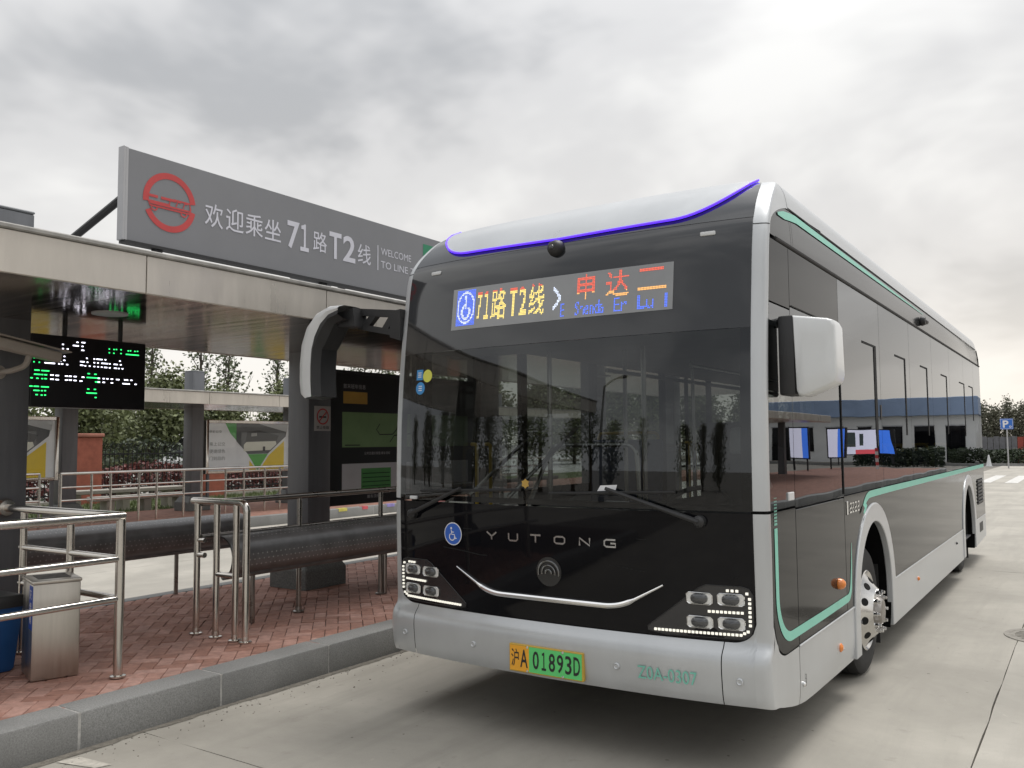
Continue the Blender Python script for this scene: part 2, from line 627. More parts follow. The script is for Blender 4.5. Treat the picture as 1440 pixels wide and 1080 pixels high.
def corner(c, z, sd):
    w, y0 = Wf(z), y0f(z)
    a = w*(1-FR)
    P = [(w*FR, y0+0.07), (w*FR+0.5*a, y0+0.0815), (w, y0+0.088), (w, y0+0.125)]
    k = [(1-c)**3, 3*c*(1-c)**2, 3*c*c*(1-c), c**3]
    return Vector((sd*sum(k[i]*P[i][0] for i in range(4)), sum(k[i]*P[i][1] for i in range(4)), z))
def fpatch(mb, us, lo, hi, nv, off=0.0, skirt=0.0):
    cols = []
    for u in us:
        c = [front(u, z, off) for z in zspan(lo(u), hi(u), nv)]
        if skirt:
            zs = zspan(lo(u), hi(u), nv)
            c = [front(u, zs[0], off-skirt)]+c+[front(u, zs[-1], off-skirt)]
        cols.append(c)
    if skirt:
        for k, u in ((0, us[0]), (-1, us[-1])):
            zs = zspan(lo(u), hi(u), nv)
            c = [front(u, z, off-skirt) for z in [zs[0]]+zs+[zs[-1]]]
            if k == 0:
                cols.insert(0, c)
            else:
                cols.append(c)
    mb.grid(cols)
    return mb
def lin(a, b, n):
    return [a+(b-a)*i/n for i in range(n+1)]
K = lambda v: (lambda u: v)

bus = thing('city_bus', 'black and silver electric city bus standing at the platform with a lit route display', 'bus', (0, 5.4, 0))
BL = 10.87                                   # length
def zlow(u):                                 # lower edge of the black front mask
    q = min(1, max(0.0, abs(u)-0.90)/0.10)
    return 0.712+0.01*u*u+0.10*(1-math.sqrt(max(0, 1-q*q)))
def zbot(u):
    return 0.392+0.008*abs(u)
US = lin(-1, 1, 48)
US2 = lin(-1, -0.8, 14)+lin(-0.8, 0.8, 30)[1:]+lin(0.8, 1, 14)[1:]
SEAM = 0.862
bump = MB()
fpatch(bump, [-SEAM+0.0022]+[u for u in US2 if abs(u) < SEAM-0.012]+[SEAM-0.0022] , zbot, lambda u: zlow(u)-0.006, 12)
fpatch(bump, [-SEAM+0.0022]+[u for u in US2 if abs(u) < SEAM-0.012]+[SEAM-0.0022], zbot, lambda u: zbot(u)+0.002, 1, -0.12)
bump.build('bumper', SILVER, bus, fixn=False)
for sd in (-1, 1):
    mb = MB()
    fpatch(mb, [sd*(SEAM+0.0022), sd*(SEAM+0.012)]+[u for u in (US2 if sd > 0 else US2[::-1]) if sd*u > SEAM+0.02], zbot, lambda u: zlow(u)-0.006, 12)
    cols = []
    for c in lin(0, 1, 12):
        zb = 0.400-0.008*c
        cols.append([corner(c, z, sd) for z in zspan(zb, 1.38, 40)])
    mb.grid(cols)
    mb.build('lower_pillar', SILVER, bus, fixn=False)
    mb = MB()
    cols = [[corner(c, z, sd) for z in zspan(1.396, ZT, 70)] for c in lin(0, 1, 12)]
    mb.grid(cols)
    # silver band that carries the pillar over into the roof edge
    zz = zspan(2.885, ZT, 34)
    yb = lambda z: y0f(z)+0.130+0.30*max(0, min(1, (z-2.93)/0.20))**2.5 if z < 3.13 else 1.5
    mb.grid([[Vector((sd*Wf(z), y0f(z)+0.125, z)) for z in zz], [Vector((sd*Wf(z), yb(z) if z < 3.13 else y0f(z)+0.25, z)) for z in zz], [Vector((sd*Wf(z), yb(z), z)) for z in zz]])
    mb.build('upper_pillar', SILVER, bus, fixn=False)
# dark liner that shows in the joints
mb = MB()
fpatch(mb, lin(-1, 1, 30), K(0.42), K(1.36), 20, -0.02)
for sd in (-1, 1):
    mb.grid([[corner(c, z, sd)+Vector((-sd*0.016, 0.016, 0)) for z in (0.40, 0.8, 1.1, 1.36, 1.39, 1.42)] for c in lin(0, 1, 8)])
mb.build('liner', VOID, bus, fixn=False)
mb = MB()
fpatch(mb, US2, zlow, K(1.382), 26, 0.004, 0.012)
lp = mb.build('lower_front_panel', BLACK, bus, fixn=False)
mb = MB()                                    # two fine joints in the lower panel
strip(mb, [(-0.80, 1.10), (-0.62, 1.085), (-0.5, 1.07), (0.45, 1.07), (0.58, 1.052), (1.12, 1.052)], 0.006, FX(0.0055))
strip(mb, [(-1.14, 1.245), (-0.6, 1.225), (0.6, 1.225), (1.14, 1.245)], 0.004, FX(0.0055))
mb.build('panel_joint', VOID, lp, fixn=False)
mb = MB()
fpatch(mb, US2, K(1.392), K(2.36), 40, 0.004)
ws = mb.build('windscreen', GLASSF, bus, fixn=False)
mb = MB()                                    # ceramic border of the windscreen
for sd in (-1, 1):
    fpatch(mb, lin(sd*0.955, sd*1.0, 3), K(1.392), K(2.36), 30, 0.0)
fpatch(mb, lin(-1, 1, 30), K(1.392), K(1.425), 2, 0.0)
mb.build('border', BLACK, ws, fixn=False)
mb = MB()
fpatch(mb, US2, K(2.362), K(2.975), 22, 0.004, 0.01)
hp = mb.build('header_panel', HEADER, bus, fixn=False)
mb = MB()
fpatch(mb, US2, K(2.979), K(ZT-0.002), 30, 0.003)
hp2 = mb.build('brow_panel', HEADER, bus, fixn=False)
def zvis(u):
    q = max(0.0, abs(u)-0.60)/0.40
    return 3.005+0.025*abs(u)+0.28*q**2.2
UV = lin(-0.985, 0.985, 60)
mb = MB()
fpatch(mb, UV, zvis, K(ZT-0.001), 24, 0.018, 0.014)
vis = mb.build('roof_visor', SILVER, bus, fixn=False)
mb = MB()
mb.tube([front(u, zvis(u)-0.004, 0.016) for u in UV], 0.0075, 8)
mb.build('light_strip', emitm('neon_blue', (0.10, 0.03, 0.95), 0.9), vis)
# roof
mb = MB()
zz = zspan(3.125, ZT, 16)
ring = lambda y: [Vector((-Wf(z), y, z)) for z in zz]+[Vector((Wf(z), y, z)) for z in zz[::-1]]
rear = lambda y, s: [Vector((-Wf(z)*s, y, z-0.03*(1-s)*8)) for z in zz]+[Vector((Wf(z)*s, y, z-0.03*(1-s)*8)) for z in zz[::-1]]
mb.grid([ring(1.5), ring(4), ring(7), ring(10.6), rear(10.76, 0.985), rear(10.86, 0.94)])
fr = [front(u, ZT) for u in lin(-1, 1, 24)]
mb.poly([Vector((-0.9, 1.5, ZT))]+[corner(c, ZT, -1) for c in lin(1, 0, 6)]+fr[1:-1]+[corner(c, ZT, 1) for c in lin(0, 1, 6)]+[Vector((0.9, 1.5, ZT))])
roof = mb.build('roof', SILVER, bus, fixn=False)
mb = MB().box(-0.75, 0.75, 3.2, 5.6, 3.33, 3.36)
mb.build('roof_hatch', SILVER, roof, bevel=0.02, seg=2)
for sd in (-1, 1):
    mb = MB()
    zz2 = zspan(2.885, 3.12, 14)
    yb2 = lambda z: y0f(z)+0.132+0.30*max(0, min(1, (z-2.93)/0.20))**2.5
    ys = [1.5, 4, 7, 10.6, 10.76]
    mb.grid([[Vector((sd*(Wf(z)-0.004), yb2(z), z)) for z in zz2]]+[[Vector((sd*(Wf(z)-0.004)*(0.985 if y > 10.7 else 1), y, z)) for z in zz2] for y in ys])
    mb.build('cove_panel', pm('cove_grey', (0.025, 0.026, 0.027), 0.12, ior=1.32, var=0.15, vs=1), bus, fixn=False)
    mb = MB().box(min(sd*1.235, sd*1.284), max(sd*1.235, sd*1.284), 0.40, 10.74, 2.862, 2.886)
    mb.build('drip_rail', RUBBER, bus, bevel=0.006)
    mb = MB()
    for z in (3.122,):
        mb.grid([[Vector((sd*(Wf(3.116)+0.001), y, 3.116)), Vector((sd*(Wf(3.126)+0.001), y, 3.126))] for y in (0.75, 1.5, 5, 10.7)])
    mb.build('roof_joint', VOID, bus, fixn=False)
for sd in (-1, 1):                           # fine joints across pillar and cove
    mb = MB()
    mb.grid([[corner(c, z, sd)+Vector((sd*0.001, -0.001, 0)) for z in (2.934, 2.9385)] for c in lin(0, 1, 10)])
    mb.build('pillar_joint', VOID, bus, fixn=False)
    mb = MB()
    mb.grid([[Vector((sd*(Wf(z)+0.0008), y, z)) for z in zspan(2.89, 3.30, 20)] for y in (0.742, 0.7465)])
    mb.build('cove_joint', VOID, bus, fixn=False)
# mint ribbon in the right cove: widest at the front, tapering backwards
mb = MB()
ys = lin(0.50, 5.6, 40)
up_, lo_ = [], []
for i, y in enumerate(ys):
    t = i/40
    zc = 3.035+0.045*min(1, (y-0.50)/0.35)-0.010*t
    w = (0.024*(1-t)**0.8)*min(1, 0.25+(y-0.50)/0.18)+0.002
    up_.append(Vector((Wf(zc+w)+0.0015, y, zc+w)))
    lo_.append(Vector((Wf(zc-w)+0.0015, y, zc-w)))
mb.grid([up_, lo_])
mb.build('roof_ribbon', MINT, bus, fixn=False)

# ---- sides
ARC = [(2.70, 0.56), (8.70, 0.56)]          # wheel arch centres (y, z)
RA, RI = 0.725, 0.585
YSEAM = [1.785, 3.14, 4.52, 5.90, 7.28, 8.66, 9.85, 10.74]
def side_poly(y0, y1, z0, z1, cut=True, fl=0.0):
    """outline in (y, z) with wheel arches cut from the lower edge"""
    pts = [(y0, z1), (y1, z1), (y1, z0)]
    if cut:
        for yc, zc in ARC[::-1]:
            if y0 < yc < y1:
                if z0 < zc:
                    pts += [(yc+RA, z0)]
                    a0 = 0.0
                else:
                    a0 = math.degrees(math.asin((z0-zc)/RA))
                pts += [(yc+RA*math.cos(R(a)), zc+RA*math.sin(R(a))) for a in lin(a0, 180-a0, 24)]
                if z0 < zc:
                    pts += [(yc-RA, z0)]
    if fl:
        pts += [(y0+fl*(1-math.sin(R(a))), z0+fl*(1-math.cos(R(a)))) for a in lin(0, 90, 8)]
    else:
        pts += [(y0, z0)]
    return pts
def side_panel(name, pts, ma, sd=1, th=0.02, x=1.275, parent=None, bev=0.0):
    if 'glass' in ma.name:
        return MB().poly([(sd*x, y, z) for y, z in pts]).build(name, ma, parent or bus, fixn=False, smooth=0)
    mb = MB().prism([(sd*x, y, z) for y, z in pts], (-sd*th, 0, 0))
    return mb.build(name, ma, parent or bus, bevel=bev, tri=True, smooth=30)
G = 0.0035
def zsk(y):                                  # upper edge of the silver lower corner
    return 0.62+(0.235-math.sqrt(max(0, 0.235**2-max(0, 0.42-y)**2)) if y < 0.42 else 0)
def side_grid(name, ys, lo, hi, ma, sd, n=14, join=False):
    def yy(y, z):                            # the front edge follows the rounded corner
        t = (y-ys[0])/(ys[-1]-ys[0])
        return y+(y0f(z)+0.1245-ys[0])*(1-t)**2 if join else y
    rows = [[(sd*Wf(z), yy(y, z), z) for z in lin(lo(y), hi(y), n)] for y in ys]
    rows2 = [[(sd*(Wf(lo(y))-0.04), yy(y, lo(y)), lo(y)+0.002), (sd*Wf(lo(y)), yy(y, lo(y)), lo(y))] for y in ys]
    return MB().grid(rows).grid(rows2).build(name, ma, bus, fixn=False)
ZLO = pchip([(0.15, 0.392), (0.22, 0.386), (0.36, 0.356), (0.60, 0.308), (0.80, 0.284), (1.04, 0.276), (1.9, 0.264), (2.2, 0.262)])
for sd in (1, -1):
    # silver lower corner under the black panel, then the skirts
    side_grid('corner_skirt', lin(0.185, 0.42, 14)+[0.48, 0.55, 0.60, 0.64-G], ZLO, zsk, SILVER, sd, join=True)
    side_grid('skirt', [0.64+G, 0.70, 0.78, 0.86, 1.0, 1.5, 1.975], ZLO, lambda y: 0.62, SILVER, sd)
    side_panel('skirt', [(3.425, 0.62), (7.975, 0.62), (7.975, 0.255), (3.425, 0.262)], SILVER, sd)
    side_panel('skirt', [(9.425, 0.62), (10.74, 0.62), (10.74, 0.30), (9.425, 0.265)], SILVER, sd)
    for a, b in ((0.64+G, 1.975), (3.425, 7.975), (9.425, 10.74)):     # polished edge along the skirt tops
        mb = MB().box(min(sd*1.27, sd*1.281), max(sd*1.27, sd*1.281), a, b, 0.612, 0.626)
        mb.build('skirt_edge', SILVER, bus, bevel=0.004)
    for yc, zc in ARC:
        o = [(yc+RA*math.cos(R(a)), zc+RA*math.sin(R(a))) for a in lin(0, 180, 32)]
        i_ = [(yc+RI*math.cos(R(a)), zc+RI*math.sin(R(a))) for a in lin(180, 0, 32)]
        zb = 0.268
        pts = [(yc+RA, zb)]+o+[(yc-RA, zb), (yc-RI, zb)]+i_+[(yc+RI, zb)]
        side_panel('wheel_arch', pts, SILVER, sd, 0.05, 1.287, bev=0.006)
        mb = MB()                           # dark liner of the wheel well
        cr = [(yc+RI*1.02*math.cos(R(a)), zc+RI*1.02*math.sin(R(a))) for a in lin(-30, 210, 30)]
        mb.grid([[(sd*1.27, y, z) for y, z in cr], [(sd*0.72, y, z) for y, z in cr]])
        mb.poly([(sd*0.72, y, z) for y, z in cr])
        mb.build('wheel_well', pm('well_black', (0.006, 0.006, 0.006), 1.0, ior=1.15, var=0.3, vs=8), bus, fixn=False)
# right side, black panels and glass
fl = [(0.192, 1.383), (0.64-G, 1.383), (0.64-G, 0.628), (0.44, 0.628)]
side_panel('corner_panel', fl[:3]+[(y, zsk(y)+0.006) for y in lin(0.55, 0.192, 16)], BLACKS)
yp = lambda z: y0f(z)+0.1285
qp = side_panel('quarter_glass', [(0.64-G, 2.50), (0.64-G, 1.395)]+[(yp(z), z) for z in lin(1.395, 2.50, 10)], GLASSS, th=0.006)
side_panel('quarter_panel', [(0.64-G, 2.858), (0.64-G, 2.51)]+[(yp(z), z) for z in lin(2.51, 2.858, 5)], BLACKS)
hatch = side_panel('service_hatch', side_poly(0.64+G, 1.785-G, 0.628, 1.372), BLACKS, bev=0.003)
side_panel('waist_panel', side_poly(1.785+G, 10.74, 0.628, 1.383), BLACKS)
side_panel('driver_window', [(0.64+G, 2.52), (1.785-G, 2.52), (1.785-G, 1.383), (0.64+G, 1.383)], GLASSS, th=0.006)
side_panel('driver_header', [(0.64+G, 2.858), (1.785-G, 2.858), (1.785-G, 2.53), (0.64+G, 2.53)], BLACKS)
mb = MB()
mb.tube([(1.279, 0.66, 2.528), (1.279, 1.77, 2.528), (1.279, 1.775, 1.40)], 0.0045, 6)
mb.build('window_seal', RUBBER, bus)
for i in range(len(YSEAM)-1):
    a, b = YSEAM[i]+G, YSEAM[i+1]-G
    if i == 0:
        a += 0.0
    wdw = side_panel('side_window', [(a, 2.858), (b, 2.858), (b, 1.389), (a, 1.389)], GLASSS, th=0.006)
    mb = MB()                               # black header behind the glass and pillar
    mb.box(1.23, 1.262, a-G, b+G, 2.52, 2.86)
    mb.box(1.225, 1.262, a-0.06, a+0.06, 1.38, 2.52)
    mb.build('pillar_cover', BLACKS, wdw)
VB = [(2.50, 2.99, 0.085, 1.80), (3.80, 4.30, 0.05, 1.80), (5.15, 5.58, 0.05, 1.80), (6.58, 7.05, 0.05, 1.82), (8.22, 8.74, 0.05, 1.80), (9.24, 9.72, 0.05, 2.02)]
for ya, yb_, w, zb in VB:                   # the dark gaps round the sliding panes
    mb = MB()
    mb.box(1.2751, 1.2785, ya, yb_, 2.487, 2.503)
    mb.box(1.2751, 1.2785, yb_-w, yb_, zb, 2.49)
    mb.build('pane_gap', VOID, bus)
mb = MB().box(1.2751, 1.279, 3.10, 3.14, 1.92, 2.04)
mb.build('window_latch', DARK, bus, bevel=0.004)
# mint ribbon along the right side
sx = lambda y, z: (1.2775, y, z)
mb = MB()
path = [(0.265, 1.30), (0.265, 0.95)]+[(0.265+0.235*(1-math.cos(R(a))), 0.95-0.245*math.sin(R(a))) for a in lin(8, 90, 12)]+[(1.2, 0.703), (1.80, 0.706)]+[(1.80+0.10*math.sin(R(a)), 0.806-0.10*math.cos(R(a))) for a in lin(15, 75, 6)]+[(1.925, 0.90), (1.945, 1.06)]
wd = [0.052]*(len(path)-3)+[0.045, 0.03, 0.006]
strip(mb, path, wd, sx)
p2 = [(2.30, 1.235)]+[(2.62+0.30*math.cos(R(a)), 1.18+0.175*math.sin(R(a))) for a in lin(155, 95, 9)]+[(2.85, 1.356), (3.2, 1.357), (6, 1.357), (10.735, 1.357)]
strip(mb, p2, [0.02, 0.035]+[0.05]*(len(p2)-2), lambda y, z: (1.2775+(0.012 if y < 2.7 and z < 1.29 else 0), y, z))
rib = mb.build('side_ribbon', MINT, bus, fixn=False)
mb = MB()
for i in range(3):
    for j in range(9):
        s = 0.0062-0.0004*j
        y, z = 0.248+0.017*i, 1.322+0.017*j
        mb.poly([(1.2775, y-s, z-s), (1.2775, y+s, z-s), (1.2775, y+s, z+s), (1.2775, y-s, z+s)])
mb.build('ribbon_dots', MINT, rib, fixn=False)
mb = MB().box(1.275, 1.281, 1.84, 1.875, 1.255, 1.345)     # chrome badge, no longer legible
mbd = mb.build('model_badge', CHROME, bus, bevel=0.002)
for k, (a, b) in enumerate(((1.93, 1.99), (2.01, 2.05), (2.08, 2.14), (2.17, 2.22))):
    mb = MB()
    strip(mb, [(a, 1.325), (b, 1.325), (b-0.01, 1.295), (a, 1.29), (a, 1.265), (b, 1.265)], 0.012, lambda y, z: (1.2785, y, z))
    mb.build('badge_glyph', CHROME, mbd, fixn=False)
mb = MB().lathe([(0, 0.036), (0.012, 0.036), (0.03, 0.030), (0.042, 0.018), (0.046, 0.001)], (1.276, 1.56, 0.835), 'x', 20)
mb.build('side_indicator', AMBER, bus)
for y, z, r in ((1.56, 0.43, 0.022), (4.55, 0.47, 0.015), (7.3, 0.52, 0.012)):
    mb = MB().lathe([(0, r*1.3), (0.006, r*1.3), (0.010, r), (0.016, r*0.7), (0.018, 0.001)], (1.275, y, z), 'x', 16)
    mb.build('marker_lamp', AMBER if z < 0.5 else DARK, bus)
for y, z in ((1.605, 0.415), (0.70, 0.40)):
    mb = MB().lathe([(0, 0.014), (0.006, 0.014), (0.012, 0.009), (0.014, 0.001)], (1.275, y, z), 'x', 14)
    mb.build('screw_cap', CHROME, bus)
mb = MB()
for k in range(3):
    strip(mb, arc(0.745, 0.39+0.022*k, 0.010, -90, 120, 6), 0.006, lambda y, z: (1.2765, y, z))
mb.build('jacking_mark', pm('print_black', (0.03, 0.03, 0.03), 0.6, var=0.1), bus, fixn=False)
mb = MB().tube(rpath([(1.262, 5.30, 2.97), (1.31, 5.30, 2.962), (1.315, 5.40, 2.96)], 0.02), 0.022, 10)
mb.lathe([(0, 0.045), (0.02, 0.05), (0.05, 0.04), (0.055, 0.0)], (1.27, 5.30, 2.965), 'x', 18)
mb.build('side_camera', DARK, bus)
# rear
mb = MB()
rows = []
for z in lin(0.32, 3.12, 20):
    w = Wf(z)
    rows.append([Vector((x, y, z)) for x, y in ((w, 10.742), (w*0.985, 10.79), (w*0.95, 10.845), (w*0.88, 10.87), (0, 10.89), (-w*0.88, 10.87), (-w*0.95, 10.845), (-w*0.985, 10.79), (-w, 10.742))])
mb.grid(rows)
mb.build('rear_panel', BLACKS, bus, fixn=False)
mb = MB()
mb.box(1.276, 1.280, 9.75, 10.45, 0.82, 1.18)
v = mb.build('rear_vent', VOID, bus)
mb = MB()
for k in range(7):
    mb.obox((1.281, 10.10, 0.845+0.05*k), 0.012, 0.68, 0.03, 0, 0, 0.4)
mb.build('louvre', DARK, v)
mb = MB().box(1.276, 1.279, 9.9, 10.3, 0.42, 0.55)
mb.build('grille', DARK, bus)
# underbody, wheels
mb = MB()
mb.box(-1.2, 1.2, 0.30, 1.95, 0.36, 0.42)
mb.box(-0.72, 0.72, 1.95, 10.7, 0.30, 0.42)
mb.box(-1.2, 1.2, 3.45, 7.95, 0.30, 0.42)
mb.box(-1.2, 1.2, 9.45, 10.7, 0.36, 0.42)
mb.build('underbody', DARK, bus)
mb = MB()
for yc, _ in ARC:
    mb.cyl((-0.95, yc, 0.48), (0.95, yc, 0.48), 0.07, 12)
mb.build('axle', DARK, bus)
for yc, _ in ARC:
    for sd in (-1, 1):
        mb = MB().box(min(sd*0.86, sd*1.18), max(sd*0.86, sd*1.18), yc+0.56, yc+0.575, 0.12, 0.75)
        mb.build('mud_flap', RUBBER, bus)
def make_wheel(sd, yc):
    rearw = yc > 5
    cx = sd*(1.17 if rearw else 1.195)
    t = MB().lathe([(sd*o, r) for o, r in ((-0.30, 0.30), (-0.29, 0.44), (-0.27, 0.47), (-0.2, 0.478), (-0.08, 0.478), (-0.02, 0.468), (0.0, 0.44), (0.004, 0.38), (-0.004, 0.32), (-0.012, 0.292))], (cx, yc, 0.478), 'x', 56)
    w = t.build('wheel', RUBBER, bus)
    g = MB()
    for o in (-0.09, -0.15, -0.21):
        g.lathe([(sd*(o-0.006), 0.4788), (sd*(o+0.006), 0.4788)], (cx, yc, 0.478), 'x', 56)
    tag(g.build('tread_grooves', VOID, w, fixn=False), kind='stuff')
    r_ = MB().lathe([(sd*o, r) for o, r in ((-0.012, 0.296), (0.010, 0.296), (0.012, 0.286), (-0.02, 0.272), (-0.12, 0.255), (-0.14, 0.20), (-0.11, 0.15), (-0.03, 0.13), (-0.02, 0.10), (-0.018, 0.001))] if rearw else [(sd*o, r) for o, r in ((-0.012, 0.296), (0.010, 0.296), (0.014, 0.288), (0.006, 0.276), (0.0, 0.268), (0.012, 0.250), (0.070, 0.180), (0.086, 0.165), (0.088, 0.120), (0.07, 0.105))], (cx, yc, 0.478), 'x', 48)
    r_.build('rim', pm('wheel_alloy', (0.66, 0.65, 0.63), 0.18, 1.0, var=0.12, vs=8, rvar=0.06), w)
    if rearw:
        return
    h = MB()
    for k in range(10):
        a = 2*PI*k/10+0.2
        c = Vector((cx+sd*0.037, yc+0.218*math.cos(a), 0.478+0.218*math.sin(a)))
        ax = Vector((sd*0.74, 0.67*math.cos(a), 0.67*math.sin(a))).normalized()
        h.cyl(c-ax*0.006, c+ax*0.004, 0.029, 14)
    tag(h.build('rim_holes', VOID, w), kind='stuff')
    nt_ = MB()
    for k in range(10):
        a = 2*PI*k/10
        y, z = yc+0.142*math.cos(a), 0.478+0.142*math.sin(a)
        nt_.lathe([(sd*0.08, 0.019), (sd*0.112, 0.018), (sd*0.114, 0.013), (sd*0.132, 0.012), (sd*0.134, 0.001)], (cx, y, z), 'x', 8)
    tag(nt_.build('wheel_nuts', CHROME, w), kind='stuff')
    hb = MB().lathe([(sd*0.06, 0.112), (sd*0.10, 0.105), (sd*0.125, 0.085), (sd*0.13, 0.06), (sd*0.131, 0.001)], (cx, yc, 0.478), 'x', 28)
    hb.build('hub', pm('hub_metal', (0.34, 0.32, 0.30), 0.4, 0.8, var=0.3, vs=20), w)
for sd in (1, -1):
    for yc, _ in ARC:
        make_wheel(sd, yc)

# ---- front fittings
dm = MB()
DX0, DX1, DZ0, DZ1 = -0.775, 0.775, 2.492, 2.765
fpatch(dm, lin(DX0/1.2, DX1/1.2, 24), K(DZ0), K(DZ1), 6, 0.0075, 0.004)
disp = dm.build('route_display', pm('display_grey', (0.25, 0.255, 0.26), 0.22, ior=1.6, coat=0.6, var=0.12, vs=2), bus, fixn=False)
PIT = 0.0091
NXD, NZD = int((DX1-DX0)/PIT), int((DZ1-DZ0)/PIT)
def raster(body, w, h, bold=0.0):
    vs, fs = text2d(body, bold)
    ax, bx = min(v[0] for v in vs), max(v[0] for v in vs)
    ay, by = min(v[1] for v in vs), max(v[1] for v in vs)
    q = [((x-ax)/(bx-ax)*w, (y-ay)/(by-ay+1e-9)*h) for x, y in vs]
    on = set()
    for f in fs:
        for k in range(1, len(f)-1):
            (x1, y1), (x2, y2), (x3, y3) = q[f[0]], q[f[k]], q[f[k+1]]
            d = (x2-x1)*(y3-y1)-(x3-x1)*(y2-y1)
            if abs(d) < 1e-9:
                continue
            for i in range(max(0, int(min(x1, x2, x3)-0.5)), min(w, int(max(x1, x2, x3))+1)):
                for j in range(max(0, int(min(y1, y2, y3)-0.5)), min(h, int(max(y1, y2, y3))+1)):
                    px, py = i+0.5, j+0.5
                    s = ((px-x1)*(y3-y1)-(x3-x1)*(py-y1))/d
                    t = ((x2-x1)*(py-y1)-(px-x1)*(y2-y1))/d
                    if s >= -0.02 and t >= -0.02 and s+t <= 1.02:
                        on.add((i, j))
    return on
LED = {'yellow': [], 'red': [], 'blue': [], 'white': [], 'orange': []}
def put(body, fx0, fx1, z0, h, colf, bold=0.0, flip=None):
    i0 = int(fx0*NXD)
    w = max(2, int((fx1-fx0)*NXD))
    for i, j in sorted(raster(body, w, h, bold)):
        c = colf(j/h)
        if c:
            LED[c].append((i0+i, z0+j))
yl = lambda t: 'red' if t > 0.88 else 'yellow'
put('7', .135, .163, 5, 20, yl, 0.02)
put('\uff11', .170, .194, 5, 20, yl, 0.02)
put('路', .205, .285, 4, 22, yl, 0.01)
put('T', .297, .338, 5, 20, yl, 0.02)
put('2', .345, .385, 5, 20, yl, 0.02)
put('线', .392, .465, 4, 22, yl, 0.01)
put('>', .50, .54, 5, 18, lambda t: 'white', 0.0)
put('申', .61, .69, 11, 17, lambda t: 'red' if t > 0.25 else 'orange', 0.01)
put('达', .735, .83, 11, 17, lambda t: 'red' if t > 0.22 else 'orange', 0.01)
put('二', .86, .975, 13, 14, lambda t: 'red' if t > 0.5 else 'orange', 0.0)
for tx_, a, b in (('E', .54, .562), ('Shenda', .60, .725), ('Er', .765, .82), ('Lu', .86, .925), ('1', .965, .978)):
    put(tx_, a, b, 1, 9, lambda t: 'blue', 0.01)
ii = int(.018*NXD)
for i in range(17):
    for j in range(2, NZD-2):
        x, y = (i-8)/8.0, (j-14.5)/12.0
        rr_ = math.hypot(x, y)
        wh = abs(rr_-0.93) < 0.06 or (abs(math.hypot(x, y+0.25)-0.42) < 0.10 and not (y > 0 and x > 0.1)) or math.hypot(x+0.05, y-0.62) < 0.12 or (abs(x+0.02) < 0.08 and -0.1 < y < 0.5)
        LED['white' if wh else 'blue'].append((ii+i, j))
LC = {'yellow': ((1.0, 0.78, 0.22), 0.75), 'red': ((1.0, 0.14, 0.08), 0.5), 'blue': ((0.10, 0.20, 1.0), 0.6), 'white': ((0.75, 0.83, 1.0), 0.7), 'orange': ((1.0, 0.5, 0.15), 0.7)}
for cn, dots in LED.items():
    mb = MB()
    f = FX(0.0092)
    for i, j in dots:
        x, z, s = DX0+0.01+(i+0.5)*PIT, DZ0+0.006+(j+0.5)*PIT, PIT*0.36
        mb.poly([f(x-s, z-s), f(x+s, z-s), f(x+s, z+s), f(x-s, z+s)])
    tag(mb.build('led_dots', emitm('led_'+cn, *LC[cn]), disp, fixn=False, smooth=0), kind='stuff')
# chrome maker's letters
mb = MB()
lx = [(-0.405, 'Y'), (-0.245, 'U'), (-0.085, 'T'), (0.080, 'O'), (0.245, 'N'), (0.405, 'G')]
hw, hh = 0.036, 0.023
def lett(ch, cx, cz, f):
    A = lambda pts, w=0.010: strip(mb, [(cx+x*hw, cz+y*hh) for x, y in pts], w, f)
    if ch == 'Y':
        A([(-1, 1), (-0.15, 0.05), (0.15, 0.05), (1, 1)]); A([(0, 0.1), (0, -1)])
    if ch == 'U':
        A([(-0.9, 1), (-0.9, -0.5), (-0.6, -0.9), (0.6, -0.9), (0.9, -0.5), (0.9, 1)])
    if ch == 'T':
        A([(-1, 0.9), (1, 0.9)]); A([(0, 0.9), (0, -1)])
    if ch == 'O':
        A([(-0.6, 0.85), (0.6, 0.85), (0.95, 0.5), (0.95, -0.5), (0.6, -0.85), (-0.6, -0.85), (-0.95, -0.5), (-0.95, 0.5), (-0.6, 0.85)])
    if ch == 'N':
        A([(-0.9, -1), (-0.9, 0.9), (0.9, -0.9), (0.9, 1)])
    if ch == 'G':
        A([(0.95, 0.85), (-0.6, 0.85), (-0.95, 0.5), (-0.95, -0.5), (-0.6, -0.85), (0.95, -0.85), (0.95, 0.0), (0.1, 0.0)])
for x, ch in lx:
    mb = MB()
    lett(ch, x, 1.193, FX(0.010))
    mb.build('maker_letter', CHROME, bus, fixn=False)
# round badge of three arches
mb = MB()
f = FX(0.0065)
disc2(mb, 0.0, 1.005, 0.085, f, 32)
bd = mb.build('badge', pm('badge_black', (0.02, 0.02, 0.02), 0.3, ior=1.6, var=0.2), bus, fixn=False)
for k, (r, w) in enumerate(((0.070, 0.013), (0.045, 0.012), (0.020, 0.014))):
    mb = MB()
    pts = arc(0, 0.998, r, -12, 192, 22)
    mb.tube([FX(0.010)(x, z) for x, z in pts], w/2, 8)
    mb.build('arch', pm('dark_chrome', (0.22, 0.22, 0.22), 0.22, 1.0, var=0.2), bd)
